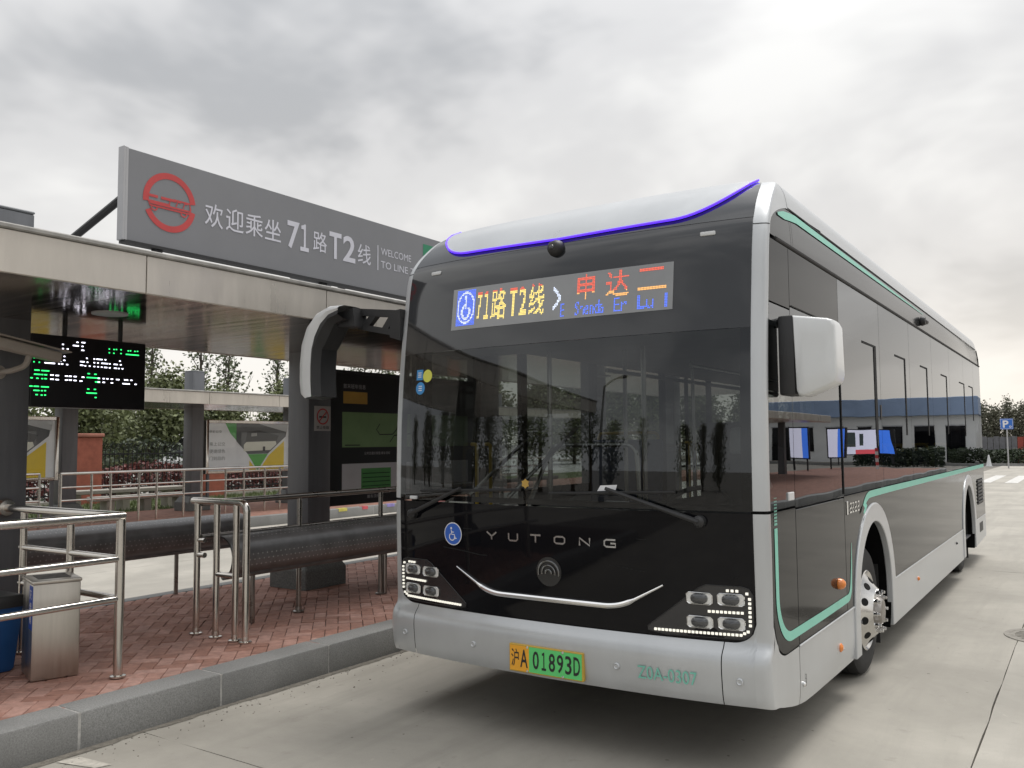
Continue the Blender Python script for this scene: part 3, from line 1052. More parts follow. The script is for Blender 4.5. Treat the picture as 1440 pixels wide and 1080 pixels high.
# chrome moulding
mb = MB()
cp = rpath([(-0.685, 0.985, 0), (-0.43, 0.846, 0), (0.46, 0.846, 0), (0.715, 0.985, 0)], 0.10, 8)
cps = []
for i in range(len(cp)-1):
    for k in range(4):
        cps.append(cp[i].lerp(cp[i+1], k/4))
cps.append(cp[-1])
n_ = len(cps)
mb.tube([FX(0.012)(p.x, p.y) for p in cps], [0.005+0.012*min(1, i/10, (n_-1-i)/10) for i in range(n_)], 10)
mb.build('chrome_moulding', CHROME, bus)
# headlamps
LENS = pm('lamp_lens', (0.04, 0.042, 0.045), 0.05, ior=1.6, coat=0.8, var=0.3)
LEDS = emitm('daytime_led', (1.0, 0.97, 0.86), 0.38)
LEDD = pm('lamp_reflector', (0.80, 0.80, 0.78), 0.25, 0.2, var=0.2, vs=60)
for sd in (-1, 1):
    f = lambda X, z, o=0.008: FX(o)(sd*X*1.03, z)
    out = [(0.70, 0.725), (1.10, 0.735), (1.135, 0.755), (1.152, 0.80), (1.152, 0.965), (1.135, 0.995), (1.10, 1.005), (0.92, 1.005), (0.88, 0.985), (0.60, 0.76), (0.60, 0.735)]
    mb = MB()
    mb.poly([f(x, z, 0.0075) for x, z in out])
    hl = mb.build('headlamp', pm('lamp_housing', (0.022, 0.022, 0.024), 0.15, ior=1.6, var=0.3, vs=8), bus, tri=True, fixn=False)
    mb = MB()
    mb.tube([f(x, z, 0.008) for x, z in out], 0.003, 6, closed=True)
    mb.build('lamp_trim', DARK, hl)
    strips = ([(0.645, 0.748), (1.09, 0.758)], [(0.935, 0.868), (1.12, 0.872)], [(1.03, 0.982), (1.10, 0.983)], [(1.09, 0.758), (1.125, 0.778), (1.137, 0.81), (1.137, 0.945), (1.125, 0.972), (1.10, 0.983)])
    mb = MB()
    for s in strips:
        pts = []
        for a, b in zip(s[:-1], s[1:]):
            n_ = max(1, int(math.hypot(b[0]-a[0], b[1]-a[1])/0.0195))
            pts += [(a[0]+(b[0]-a[0])*k/n_, a[1]+(b[1]-a[1])*k/n_) for k in range(n_)]
        for x, z in pts:
            c = f(x, z, 0.012)
            mb.obox(c, 0.0135, 0.008, 0.0125, 0)
    tag(mb.build('led_beads', LEDS, hl, smooth=0), kind='stuff')
    for (x, z) in ((0.885, 0.932), (1.045, 0.936), (0.885, 0.808), (1.045, 0.812)):
        mb = MB()
        w, h = 0.066, 0.030
        rr = [(x-w, z-h+0.01), (x-w+0.012, z-h), (x+w-0.012, z-h), (x+w, z-h+0.01), (x+w, z+h-0.01), (x+w-0.012, z+h), (x-w+0.012, z+h), (x-w, z+h-0.01)]
        mb.poly([f(a, b, 0.012) for a, b in rr])
        un = mb.build('lamp_unit', LEDD, hl, fixn=False)
        mb = MB()
        mb.tube([f(a, b, 0.0125) for a, b in rr], 0.003, 6, closed=True)
        mb.build('lamp_frame', CHROME, un)
        mb = MB()
        lathe_c = f(x, z, 0.010)
        ov = []
        for k, (s, o) in enumerate(((1.0, 0.012), (0.98, 0.022), (0.75, 0.030), (0.35, 0.034), (0.02, 0.035))):
            ov.append([f(x+0.044*s*math.copysign(abs(math.cos(a))**0.7, math.cos(a)), z+0.027*s*math.copysign(abs(math.sin(a))**0.8, math.sin(a)), o) for a in [2*PI*j/20 for j in range(20)]])
        mb.grid(ov, close=True)
        mb.build('lens', LENS, un)
# number plate
PY = FX(0.012)
pz0, pz1, ph = 0.425, 0.569, 0.244
mb = MB()
mb.grid([[FX(0.004)(-0.29, 0.405), FX(0.004)(0.30, 0.405)], [FX(0.004)(-0.29, 0.592), FX(0.004)(0.30, 0.592)]])
def flat(x, z, o=0.0):
    return Vector((x, front(0, 0.497).y-0.02-o, z))
mb = MB().box(-0.25, 0.25, front(0, 0.5).y-0.02, front(0, 0.5).y+0.01, pz0-0.008, pz1+0.008)
pl = mb.build('number_plate', pm('plate_frame', (0.55, 0.35, 0.05), 0.4, var=0.15), bus, bevel=0.004)
mb = MB().poly([flat(-0.243, pz0, .0015), flat(-0.11, pz0, .0015), flat(-0.11, pz1, .0015), flat(-0.243, pz1, .0015)])
mb.build('plate_field', pm('plate_yellow', (0.85, 0.40, 0.03), 0.4, var=0.08), pl, fixn=False)
mb = MB().poly([flat(-0.11, pz0, .0015), flat(0.243, pz0, .0015), flat(0.243, pz1, .0015), flat(-0.11, pz1, .0015)])
mb.build('plate_field', pm('plate_green', (0.12, 0.62, 0.18), 0.4, var=0.10, vs=2), pl, fixn=False)
mb = MB()
pf = lambda x, z: flat(x, z, 0.003)
text_fit(mb, '沪', -0.233, -0.180, 0.447, 0.550, pf, 0.006)
text_fit(mb, 'A', -0.170, -0.118, 0.447, 0.550, pf, 0.012)
for k, ch in enumerate('01893D'):
    x = -0.083+0.0545*k
    text_fit(mb, ch, x+(0.006 if ch == '1' else 0), x+0.042-(0.006 if ch == '1' else 0), 0.447, 0.550, pf, 0.012)
mb.build('plate_characters', pm('plate_ink', (0.02, 0.02, 0.02), 0.5, var=0.1), pl, fixn=False)
mb = MB()
for x in (-0.12, 0.12):
    for z in (pz0+0.004, pz1-0.004):
        mb.lathe([(0, 0.008), (-0.004, 0.007), (-0.005, 0.0005)], flat(x, z, 0.002), 'y', 10)
mb.build('plate_screw', CHROME, pl)
mb = MB()
text_fit(mb, 'Z0A-0307', 0.575, 0.905, 0.485, 0.555, FX(0.008), 0.0)
mb.build('fleet_number', MINT, bus, fixn=False)
for x in (-1.12, -0.53, 0.45, 1.125):
    p = FX(0.0)(x, 0.53)
    mb = MB().lathe([(0, 0.019), (-0.006, 0.019), (-0.010, 0.014), (-0.006, 0.009), (-0.006, 0.0005)], p, 'y', 16)
    mb.build('parking_sensor', SILVER, bus)
# stickers and small lamps on the front
mb = MB()
disc2(mb, -0.715, 1.187, 0.072, FX(0.0075), 36)
st = mb.build('access_sticker', PAINTW, bus, fixn=False)
mb = MB()
disc2(mb, -0.715, 1.187, 0.066, FX(0.0085), 36)
mb.build('sticker_field', pm('sticker_blue', (0.03, 0.12, 0.50), 0.4, var=0.1), st, fixn=False)
mb = MB()
wheelchair(mb, -0.72, 1.185, 0.060, FX(0.0095))
mb.build('wheelchair_mark', PAINTW, st, fixn=False)
for x, z in ((-1.035, 2.215), (-1.025, 2.125)):
    mb = MB()
    if z > 2.2:
        mb.poly([FX(0.006)(a, b) for a, b in ((x-0.03, z-0.035), (x+0.03, z-0.035), (x+0.03, z+0.035), (x-0.03, z+0.035))])
    else:
        disc2(mb, x, z, 0.042, FX(0.006), 24)
    s_ = mb.build('window_sticker', pm('sticker_sky', (0.05, 0.25, 0.55), 0.5, var=0.15), bus, fixn=False)
    mb = MB()
    for k in range(3):
        strip(mb, [(x-0.016, z-0.014+0.014*k), (x+0.016, z-0.014+0.014*k)], 0.006, FX(0.0068))
    mb.build('sticker_print', PAINTW, s_, fixn=False)
mb = MB()
disc2(mb, -0.962, 2.205, 0.042, FX(0.0065), 28)
mb.build('window_sticker', pm('sticker_yellow', (0.62, 0.62, 0.10), 0.5, var=0.08), bus, fixn=False)
mb = MB().poly([FX(0.006)(x, z) for x, z in ((0.33, 1.482), (0.445, 1.490), (0.455, 1.520), (0.35, 1.514))])
mb.build('window_sticker', PAINTW, bus, fixn=False)
mb = MB().poly([FX(0.006)(-0.155+0.03*(1 if k % 2 else 0.72)*math.cos(k*PI/6), 1.515+0.03*(1 if k % 2 else 0.72)*math.sin(k*PI/6)) for k in range(12)])
mb.build('window_sticker', pm('sticker_ochre', (0.45, 0.28, 0.06), 0.5, var=0.1), bus, fixn=False)
for sd in (-1, 1):
    p = front(sd*0.80, 2.905, 0.004)
    mb = MB().obox((p.x, p.y, p.z), 0.085, 0.02, 0.024, sd*0.12)
    mb.build('clearance_lamp', WHITE, bus, bevel=0.006, seg=2)
mb = MB().obox(FX(0.012)(-1.06, 1.405), 0.06, 0.02, 0.022, -0.12)
mb.build('washer_jet', WHITE, bus, bevel=0.004)
mb = MB().box(1.262, 1.284, 0.50, 0.60, 1.43, 1.475)
mb.build('side_tag', WHITE, bus, bevel=0.004)
p = front(0.0, 2.945, 0.0)
mb = MB().lathe([(0.02, 0.055), (-0.02, 0.052), (-0.05, 0.04), (-0.062, 0.022), (-0.064, 0.001)], p, 'y', 20)
fc = mb.build('front_camera', DARK, bus)
mb = MB().lathe([(-0.06, 0.017), (-0.07, 0.013), (-0.072, 0.001)], p, 'y', 14)
mb.build('lens', LENS, fc)
# wipers
def wiper(piv, elbow, b0, b1):
    f = FX(0.045)
    mb = MB().tube([f(*piv), f(*elbow)], [0.016, 0.010], 8)
    mb.lathe([(0, 0.035), (-0.03, 0.032), (-0.045, 0.018), (-0.046, 0.001)], FX(0.01)(*piv), 'y', 16)
    w = mb.build('wiper_arm', DARK, bus)
    mb = MB()
    pts = [(b0[0]+(b1[0]-b0[0])*k/12, b0[1]+(b1[1]-b0[1])*k/12) for k in range(13)]
    mb.tube([FX(0.020)(x, z) for x, z in pts], 0.009, 6)
    mb.build('blade', RUBBER, w)
wiper((0.93, 1.335), (0.40, 1.50), (0.02, 1.462), (0.80, 1.487))
wiper((-1.06, 1.30), (-0.62, 1.478), (-0.98, 1.452), (-0.18, 1.478))
# mirrors: a long curved ear on the near side, a short one on the driver's side
mb = MB()
def bar(p, q, w, th=0.05, y=0.20):
    p, q = Vector((p[0], y, p[1])), Vector((q[0], y-0.0, q[1]))
    d = (q-p).normalized()
    n = Vector((-d.z, 0, d.x))*w/2
    mb.prism([p-n, q-n, q+n, p+n], (0, th, 0))
bar((-1.74, 2.715), (-1.255, 2.655), 0.05)
bar((-1.66, 2.60), (-1.255, 2.515), 0.042, 0.045, 0.2025)
bar((-1.60, 2.60), (-1.50, 2.69), 0.05, 0.044, 0.203)
bar((-1.42, 2.555), (-1.33, 2.665), 0.05, 0.044, 0.203)
mb.prism([(-1.36, 0.196, 2.50), (-1.262, 0.196, 2.47), (-1.262, 0.196, 2.69), (-1.36, 0.196, 2.68)], (0, 0.07, 0))
mb.prism([(-1.80, 0.09, 2.69), (-1.64, 0.12, 2.725), (-1.62, 0.12, 2.59), (-1.84, 0.09, 2.60)], (0, 0.13, 0))
ml = mb.build('mirror', DARK, bus)
prof = [(-1.66, 2.735), (-1.80, 2.74), (-1.93, 2.70), (-2.03, 2.61), (-2.085, 2.49), (-2.105, 2.34), (-2.105, 2.20), (-2.09, 2.12), (-2.03, 2.085)]
mb = MB()
inn = [(-1.68, 2.70), (-1.775, 2.675), (-1.855, 2.615), (-1.91, 2.53), (-1.94, 2.44), (-1.95, 2.33), (-1.95, 2.22), (-1.945, 2.15), (-1.94, 2.10)]
mb.grid([[(x, 0.215, z) for x, z in prof], [(x-0.006, 0.15, z+0.004) for x, z in prof], [(x-0.004, 0.06, z+0.003) for x, z in prof], [(x*0.7+a*0.3, 0.012, z*0.7+b*0.3) for (x, z), (a, b) in zip(prof, inn)], [(x*0.35+a*0.65, 0.002, z*0.35+b*0.65) for (x, z), (a, b) in zip(prof, inn)], [(x, 0.012, z) for x, z in inn]])
mb.build('mirror_cover', WHITE, ml, fixn=False)
mb = MB()
inn2 = [(a+0.055*(0.3 if i < 2 else 1), b-(0.06 if i < 4 else 0)) for i, (a, b) in enumerate(inn)]
mb.grid([[(x, 0.012, z) for x, z in inn], [(x*0.5+a*0.5, 0.0, z*0.5+b*0.5) for (x, z), (a, b) in zip(inn, inn2)], [(x, 0.06, z) for x, z in inn2], [(x, 0.21, z) for x, z in inn2]])
mb.build('mirror_shell', DARK, ml, fixn=False)
mb = MB()
mb.grid([[(x, 0.212, z) for x, z in prof], [(x, 0.212, z) for x, z in inn2]])
mb.build('mirror_glass', CHROME, ml, fixn=False)
mb = MB()
mb.tube(rpath([(1.26, 0.50, 2.42), (1.33, 0.44, 2.40), (1.40, 0.42, 2.34)], 0.04), 0.03, 8)
mb.box(1.305, 1.39, 0.30, 0.50, 2.0, 2.425)
mr_ = mb.build('mirror', DARK, bus, bevel=0.018, seg=2)
mb = MB()
op = [(1.383, 2.425), (1.56, 2.395), (1.585, 2.385), (1.60, 2.355), (1.605, 2.10), (1.595, 2.062), (1.57, 2.045), (1.46, 2.0), (1.43, 1.99), (1.405, 1.995), (1.395, 2.02)]
cx_, cz_ = 1.49, 2.21
def inset(s, y):
    return [(cx_+(x-cx_)*s, y, cz_+(z-cz_)*s) for x, z in op]
mb.grid([inset(0.98, 0.47), inset(1.0, 0.40), inset(1.0, 0.325), inset(0.99, 0.308), inset(0.965, 0.298), inset(0.92, 0.293), inset(0.5, 0.290)], close=True)
mb.poly(inset(0.5, 0.290))
mb.build('mirror_cover', WHITE, mr_)
mb = MB().poly([(x, y, z) for x, y, z in inset(0.96, 0.465)])
mb.build('mirror_glass', CHROME, mr_, fixn=False)

# ---- left side (door side), seen through the glass
for yc0, yc1 in ((1.75, 1.975), (3.425, 4.55), (5.95, 7.975), (9.425, 10.74)):
    mb = MB().box(-1.275, -1.245, yc0, yc1, 0.63, 1.38)
    mb.build('left_waist_panel', BLACKS, bus)
for yc, zc in ARC:
    side_panel('left_arch_panel', side_poly(yc-RA-0.001, yc+RA+0.001, 0.80, 1.38), BLACKS, -1)
lw = [0.246, 0.46, 1.72, 2.95, 4.55, 5.95, 7.3, 8.7, 10.0, 10.74]
mb = MB()
for y in lw[1:-1]:
    mb.box(-1.275, -1.235, y-0.045, y+0.045, 0.42, 2.56)
mb.box(-1.274, -1.235, 0.33, 0.37, 0.62, 2.56)
mb.box(-1.275, -1.235, 0.40, 10.74, 2.561, 2.86)
mb.build('left_frame', BLACKS, bus)
for i in range(len(lw)-1):
    door = i in (1, 4)
    a, b = lw[i]+0.045, lw[i+1]-0.045
    z_ = 0.43 if door else 1.381
    mb = MB().poly([(-1.26, a, z_), (-1.26, b, z_), (-1.26, b, 2.56), (-1.26, a, 2.56)])
    w = mb.build('door' if door else 'left_window', GLASSD, bus, fixn=False, smooth=0)
    if door:
        mb = MB()
        mb.box(-1.27, -1.25, (a+b)/2-0.035, (a+b)/2+0.035, 0.42, 2.56)
        mb.build('door_leaf_edge', RUBBER, w)
        mb = MB()
        for y in ((a+b)/2-0.09, (a+b)/2+0.09):
            mb.tube(rpath([(-1.25, y, 0.75), (-1.20, y, 0.75), (-1.20, y, 1.75), (-1.25, y, 1.75)], 0.04), 0.014, 8)
        mb.build('door_handle', pm('handrail_yellow', (0.62, 0.42, 0.04), 0.4, var=0.1), w)

# ---- interior
INT = pm('interior_grey', (0.20, 0.205, 0.21), 0.6, var=0.12, vs=3)
INTD = pm('interior_dark', (0.028, 0.028, 0.03), 0.65, var=0.2, vs=5, bump=0.05)
mb = MB().box(-1.23, 1.22, 0.42, 10.7, 0.422, 0.44)
mb.build('floor', pm('bus_floor', (0.10, 0.10, 0.11), 0.6, var=0.25, vs=30), bus)
mb = MB().box(-1.235, 1.225, 0.9, 10.7, 2.50, 2.55)
mb.box(-1.235, 1.225, 0.32, 0.9, 2.40, 2.46)
mb.build('ceiling', INT, bus)
mb = MB().box(-1.2, 1.2, 10.62, 10.66, 0.44, 2.5)
mb.build('rear_wall', INTD, bus)
mb = MB().box(1.19, 1.225, 1.0, 1.95, 0.44, 1.36)
mb.box(1.19, 1.225, 3.45, 7.95, 0.44, 1.36)
mb.box(1.19, 1.225, 9.45, 10.6, 0.44, 1.36)
mb.box(1.19, 1.225, 1.95, 3.45, 1.2, 1.36)
mb.box(1.19, 1.225, 7.95, 9.45, 1.2, 1.36)
mb.build('inner_lining', INTD, bus)
mb = MB()
pr = [(0.20, 0.45), (0.20, 1.36), (0.45, 1.37), (0.62, 1.28), (0.70, 1.0), (0.70, 0.45)]
mb.prism([(-0.25, y, z) for y, z in pr], (1.40, 0, 0))
mb.prism([(-1.10, y, z*0.93) for y, z in pr[:3]]+[(-1.10, 0.46, 0.42)], (0.84, 0, 0))
ds = mb.build('dashboard', INTD, bus, bevel=0.02)
mb = MB().obox((0.33, 0.30, 1.405), 0.14, 0.05, 0.012, 0.1)
mb.build('permit_card', PAINTW, ds)
mb = MB()
c = Vector((0.62, 0.78, 1.34))
tl = Matrix.Rotation(R(35), 3, 'X')
mb.tube([c+tl @ Vector((0.22*math.cos(a), 0.22*math.sin(a), 0)) for a in [2*PI*k/28 for k in range(28)]], 0.016, 8, closed=True)
for a in (0.3, 2.84, 4.71):
    mb.tube([c, c+tl @ Vector((0.22*math.cos(a), 0.22*math.sin(a), 0))], 0.012, 6)
mb.tube([c, (0.62, 0.60, 1.10)], 0.03, 8)
mb.build('steering_wheel', INTD, bus)
def seat(x, y, w, z, name='seat', hd=0.78):
    mb = MB().box(x-w/2, x+w/2, y, y+0.44, z, z+0.09)
    s = mb.build(name, pm('seat_blue', (0.05, 0.07, 0.13), 0.8, var=0.3, vs=20), bus, bevel=0.03, seg=2)
    mb = MB()
    a = [(y+0.40, z+0.05), (y+0.47, z+hd), (y+0.53, z+hd), (y+0.48, z+0.05)]
    mb.prism([(x-w/2, p, q) for p, q in a], (w, 0, 0))
    mb.build('backrest', pm('seat_blue', (0, 0, 0)), s, bevel=0.025, seg=2)
    mb = MB().box(x-w/2+0.05, x+w/2-0.05, y+0.1, y+0.35, 0.44, z)
    mb.build('pedestal', INTD, s)
    mb = MB().tube(rpath([(x-w/2+0.05, y+0.51, z+hd-0.04), (x-w/2+0.05, y+0.51, z+hd+0.06), (x+w/2-0.05, y+0.51, z+hd+0.06), (x+w/2-0.05, y+0.51, z+hd-0.04)], 0.05), 0.014, 8)
    mb.build('grab_handle', pm('handrail_yellow', (0, 0, 0)), s)
    return s
for y in (3.6, 4.4, 5.2, 6.0, 6.8, 7.6):
    seat(0.74, y, 0.86, 0.86)
    if y > 5.8:
        seat(-0.74, y, 0.86, 0.86)
seat(-0.85, 2.35, 0.7, 1.0)
mb = MB().box(0.42, 0.92, 1.15, 1.62, 0.95, 1.06)
dsx = mb.build('driver_seat', INTD, bus, bevel=0.04, seg=2)
mb = MB().prism([(0.43, 1.58, 1.02), (0.43, 1.68, 1.72), (0.43, 1.78, 1.72), (0.43, 1.72, 1.02)], (0.48, 0, 0))
mb.build('backrest', INTD, dsx, bevel=0.05, seg=3)
mb = MB().prism([(0.52, 1.655, 1.66), (0.52, 1.68, 1.86), (0.52, 1.78, 1.86), (0.52, 1.78, 1.66)], (0.30, 0, 0))
mb.build('headrest_cover', WHITE, dsx, bevel=0.04, seg=3)
mb = MB().box(0.45, 0.9, 1.2, 1.6, 0.44, 0.95)
mb.build('pedestal', INTD, dsx)
mb = MB()
mb.box(0.20, 0.235, 1.0, 1.95, 0.44, 1.35)
mb.box(0.20, 1.18, 1.95, 1.98, 0.44, 1.9)
mb.build('driver_partition', INTD, bus)
mb = MB().prism([(0.98, 0.95, 1.62), (1.03, 0.95, 1.52), (1.05, 0.95, 1.47), (1.0, 0.95, 1.455), (0.94, 0.95, 1.46), (0.92, 0.95, 1.49), (0.955, 0.95, 1.56)], (0, 0.05, 0))
mb.build('carrier_bag', WHITE, bus, bevel=0.015, seg=2)
RAILM = pm('handrail_yellow', (0, 0, 0))
for x, y in ((-0.52, 0.95), (-0.42, 1.95), (0.18, 1.02), (-0.35, 3.2), (0.32, 4.0), (-0.35, 5.0), (0.32, 5.6), (-0.3, 6.6)):
    mb = MB().cyl((x, y, 0.44), (x, y, 2.5), 0.017, 10)
    mb.build('grab_pole', STEEL, bus)
mb = MB()
for x in (-0.35, 0.32):
    mb.tube([(x, 1.5, 2.30), (x, 10.2, 2.30)], 0.016, 8)
mb.tube(rpath([(-0.5, 0.60, 1.30), (-0.5, 0.95, 1.74), (0.15, 0.95, 1.74), (0.18, 0.95, 1.2)], 0.08), 0.016, 8)
mb.tube([(-0.9, 0.50, 1.40), (-0.72, 0.95, 1.78)], 0.014, 8)
mb.tube([(-0.55, 0.46, 1.40), (-0.30, 0.95, 1.86)], 0.014, 8)
mb.build('handrail', STEEL, bus)

# ------------------------------------------------------------------ ground
def concrete(name, col, dark):
    ma = bpy.data.materials.new(name)
    ma.use_nodes = True
    t = ma.node_tree
    lk = t.links.new
    b = t.nodes['Principled BSDF']
    b.inputs['Roughness'].default_value = 0.78
    geo = t.nodes.new('ShaderNodeNewGeometry')
    def noise(sc, det, st=None, dist=0.0):
        n = t.nodes.new('ShaderNodeTexNoise')
        n.inputs['Scale'].default_value = sc
        n.inputs['Detail'].default_value = det
        n.inputs['Roughness'].default_value = 0.65
        n.inputs['Distortion'].default_value = dist
        src = geo.outputs['Position']
        if st:
            mp = t.nodes.new('ShaderNodeMapping')
            mp.inputs['Scale'].default_value = st
            lk(src, mp.inputs[0])
            src = mp.outputs[0]
        lk(src, n.inputs['Vector'])
        return n.outputs['Fac']
    def mr(v, a, b_, c=0, d=1):
        n = t.nodes.new('ShaderNodeMapRange')
        n.inputs[1].default_value = a
        n.inputs[2].default_value = b_
        n.inputs[3].default_value = c
        n.inputs[4].default_value = d
        lk(v, n.inputs[0])
        return n.outputs[0]
    def mix(f, a, b_):
        n = t.nodes.new('ShaderNodeMix')
        n.data_type = 'RGBA'
        for i, q in ((0, f), (6, a), (7, b_)):
            if isinstance(q, (int, float)):
                n.inputs[i].default_value = q
            elif isinstance(q, tuple):
                n.inputs[i].default_value = (*q, 1)
            else:
                lk(q, n.inputs[i])
        return n.outputs[2]
    c = mix(mr(noise(0.55, 8, None, 0.4), 0.35, 0.68), tuple(x*0.76 for x in col), tuple(x*1.12 for x in col))
    c = mix(mr(noise(1.0, 6, (2.2, 0.18, 1), 0.3), 0.48, 0.70, 0, 0.7), c, tuple(x*0.70 for x in col))
    c = mix(mr(noise(7, 8), 0.60, 0.75, 0, 0.35), c, dark)
    c = mix(mr(noise(2.6, 2, None, 0.2), 0.715, 0.745, 0, 0.35), c, dark)
    c = mix(mr(noise(13, 1), 0.765, 0.79, 0, 0.7), c, tuple(x*0.5 for x in dark))
    c = mix(mr(noise(120, 3), 0.3, 0.7, 0, 0.22), c, tuple(x*0.62 for x in col))
    c = mix(mr(noise(3.1, 3, None, 1.2), 0.70, 0.74, 0, 0.30), c, tuple(min(1, x*1.25) for x in col))
    lk(c, b.inputs['Base Color'])
    bp = t.nodes.new('ShaderNodeBump')
    bp.inputs['Strength'].default_value = 0.25
    bp.inputs['Distance'].default_value = 0.004
    lk(noise(150, 5), bp.inputs['Height'])
    lk(bp.outputs[0], b.inputs['Normal'])
    MT[name] = ma
    return ma
CONC = concrete('concrete', (0.415, 0.39, 0.34), (0.16, 0.145, 0.12))
CONC2 = concrete('concrete_pale', (0.44, 0.415, 0.365), (0.25, 0.23, 0.2))
g = MB().poly([(-400, -400, -0.03), (400, -400, -0.03), (400, 900, -0.03), (-400, 900, -0.03)]).build('ground', pm('earth', (0.20, 0.185, 0.16), 0.9, var=0.35, vs=0.7), smooth=0)
tag(g, kind='structure')
road = thing('road', None, None, (0, 10, 0))
tag(road, kind='structure')
def slab(x0, x1, y0, y1, ma=CONC, parent=road):
    gp = 0.0045
    # a slightly worn outline so that the joints are not ruler-straight
    pts = []
    rnd = random.Random(int(x0*31+y0*17))
    def edge(a, b, n):
        for k in range(n):
            t = k/n
            q = Vector(a).lerp(Vector(b), t)
            if k:
                q += Vector((rnd.uniform(-1, 1)*0.007*(abs(b[1]-a[1]) > 0.1), rnd.uniform(-1, 1)*0.007*(abs(b[0]-a[0]) > 0.1), 0))
            pts.append(q)
    n1, n2 = max(2, int((x1-x0)*3)), max(2, int((y1-y0)*3))
    if y0 > 25 or x0 > 7:
        n1 = n2 = 2
    edge((x0+gp, y0+gp, 0), (x1-gp, y0+gp, 0), n1)
    edge((x1-gp, y0+gp, 0), (x1-gp, y1-gp, 0), n2)
    edge((x1-gp, y1-gp, 0), (x0+gp, y1-gp, 0), n1)
    edge((x0+gp, y1-gp, 0), (x0+gp, y0+gp, 0), n2)
    mb = MB().prism(pts, (0, 0, -0.028))
    return mb.build('slab', ma, parent, tri=True, smooth=0)
ylines = [-16.05, -11.05, -6.05, -1.05, 8.95, 18.95, 28.95, 38.95, 49, 60]
for a, b in zip(ylines[:-1], ylines[1:]):
    for x0, x1 in ((-2.282, 2.06), (2.06, 6.5)):
        slab(x0, x1, a, b, CONC2 if x0 > 2 else CONC)
    slab(-12.3, -8.9, a, b, CONC2)
    slab(-8.9, -5.52, a, b, CONC2)
for a, b in ((45, 52), (52, 60)):
    pass
mb = MB()
for k in range(16):
    x = -6.0+0.95*k
    mb.add([(x, 35.4, 0.004), (x+0.45, 35.4, 0.004), (x+0.45, 43.4, 0.004), (x, 43.4, 0.004)], [(0, 1, 2, 3)])
ROADP = pm('road_paint', (0.62, 0.61, 0.58), 0.7, var=0.3, vs=5)
mb.build('zebra_crossing', ROADP, road, smooth=0, fixn=False)
mb = MB().add([(-2.20, -1.62, 0.004), (-1.93, -1.55, 0.004), (-1.90, -1.47, 0.004), (-2.16, -1.50, 0.004)], [(0, 1, 2, 3)])
mb.build('worn_marking', pm('worn_paint', (0.52, 0.49, 0.43), 0.8, var=0.35, vs=14), road, smooth=0, fixn=False)
# manhole cover in the road
mb = MB().lathe([(0.0, 0.37), (0.008, 0.365), (0.008, 0.325), (0.003, 0.322), (0.003, 0.31)], (2.30, 4.80, 0.0), 'z', 40)
mh = mb.build('manhole_frame', pm('cast_iron', (0.30, 0.28, 0.245), 0.8, 0.0, var=0.35, vs=20), road)
mb = MB().lathe([(0.004, 0.318), (0.007, 0.31), (0.007, 0.001)], (2.30, 4.80, 0), 'z', 40)
for a in lin(-0.24, 0.24, 8):
    l = math.sqrt(0.28**2-a*a)
    mb.box(2.30-l, 2.30+l, 4.80+a-0.012, 4.80+a+0.012, 0.007, 0.012)
mb.build('manhole_cover', pm('cast_iron', (0, 0, 0)), mh)

# grit and dirt that gathers along the foot of the kerb
rgd = random.Random(12)
mb = MB()
ed = []
w_ = 0.03
for k in range(260):
    w_ = min(0.075, max(0.008, w_+rgd.gauss(0, 0.008)))
    ed.append(((-2.284, -6+0.06*k, 0.003), (-2.284+w_, -6+0.06*k, 0.003)))
mb.grid(ed)
mb.build('gutter_dirt', pm('gutter_dirt', (0.17, 0.155, 0.13), 0.95, var=0.4, vs=25, bump=0.5, bs=120), road, fixn=False, smooth=0)
mb = MB()
for _ in range(420):
    x, y = -2.27+abs(rgd.gauss(0, 0.16)), rgd.uniform(-3.5, 6)
    s = rgd.uniform(0.003, 0.009)
    mb.obox((x, y, s*0.3), s, s*rgd.uniform(0.6, 1.4), s*0.6, rgd.uniform(0, 3), rgd.uniform(-0.4, 0.4))
tag(mb.build('grit', pm('grit', (0.26, 0.24, 0.21), 0.95, var=0.4, vs=30), road, smooth=0), kind='stuff')
# ------------------------------------------------------------------ platforms with kerbs
PZ = 0.217
def platform(name, x0, x1, y0, y1, kerb=True, brickz=PZ-0.005, seg=1.0, bricks=False):
    p = thing(name, None, None, ((x0+x1)/2, (y0+y1)/2, 0))
    tag(p, kind='structure')
    mb = MB().box(x0+0.05, x1-0.05, y0+0.05, y1-0.05, -0.02, brickz-(0.012 if bricks else 0))
    mb.build('bed', pm('joint_sand', (0.11, 0.085, 0.07), 0.95, var=0.3, vs=40) if bricks else pm('brick_far', (0.28, 0.145, 0.108), 0.9, var=0.4, vs=7), p, smooth=0)
    return p
def kerb_row(p, xa, xb, y0, y1, phase=0.0, ln=0.99, ma=None):
    rnd = random.Random(int(xa*10))
    mb = MB().box(xa+0.006, xb-0.005, y0, y1, -0.04, PZ-0.006)
    mb.build('mortar', pm('mortar', (0.42, 0.41, 0.39), 0.9, var=0.3, vs=30), p, smooth=0)
    y = y0
    while y < y1-0.1:
        l = min(ln, y1-y)
        mb = MB().box(xa, xb, y+0.003, y+l-0.003, -0.05, PZ)
        ob = mb.build('kerb_stone', ma or GRANITE, p, bevel=0.014, seg=2)
        ob.location = (rnd.uniform(-0.003, 0.003), 0, rnd.uniform(-0.003, 0.002))
        y += l
plat = platform('bus_platform', -5.52, -2.282, -7.45, 16.3, bricks=True)
kerb_row(plat, -2.532, -2.282, -7.38, 16.3)
kerb_row(plat, -5.52, -5.36, -7.38, 16.3, ln=1.98)
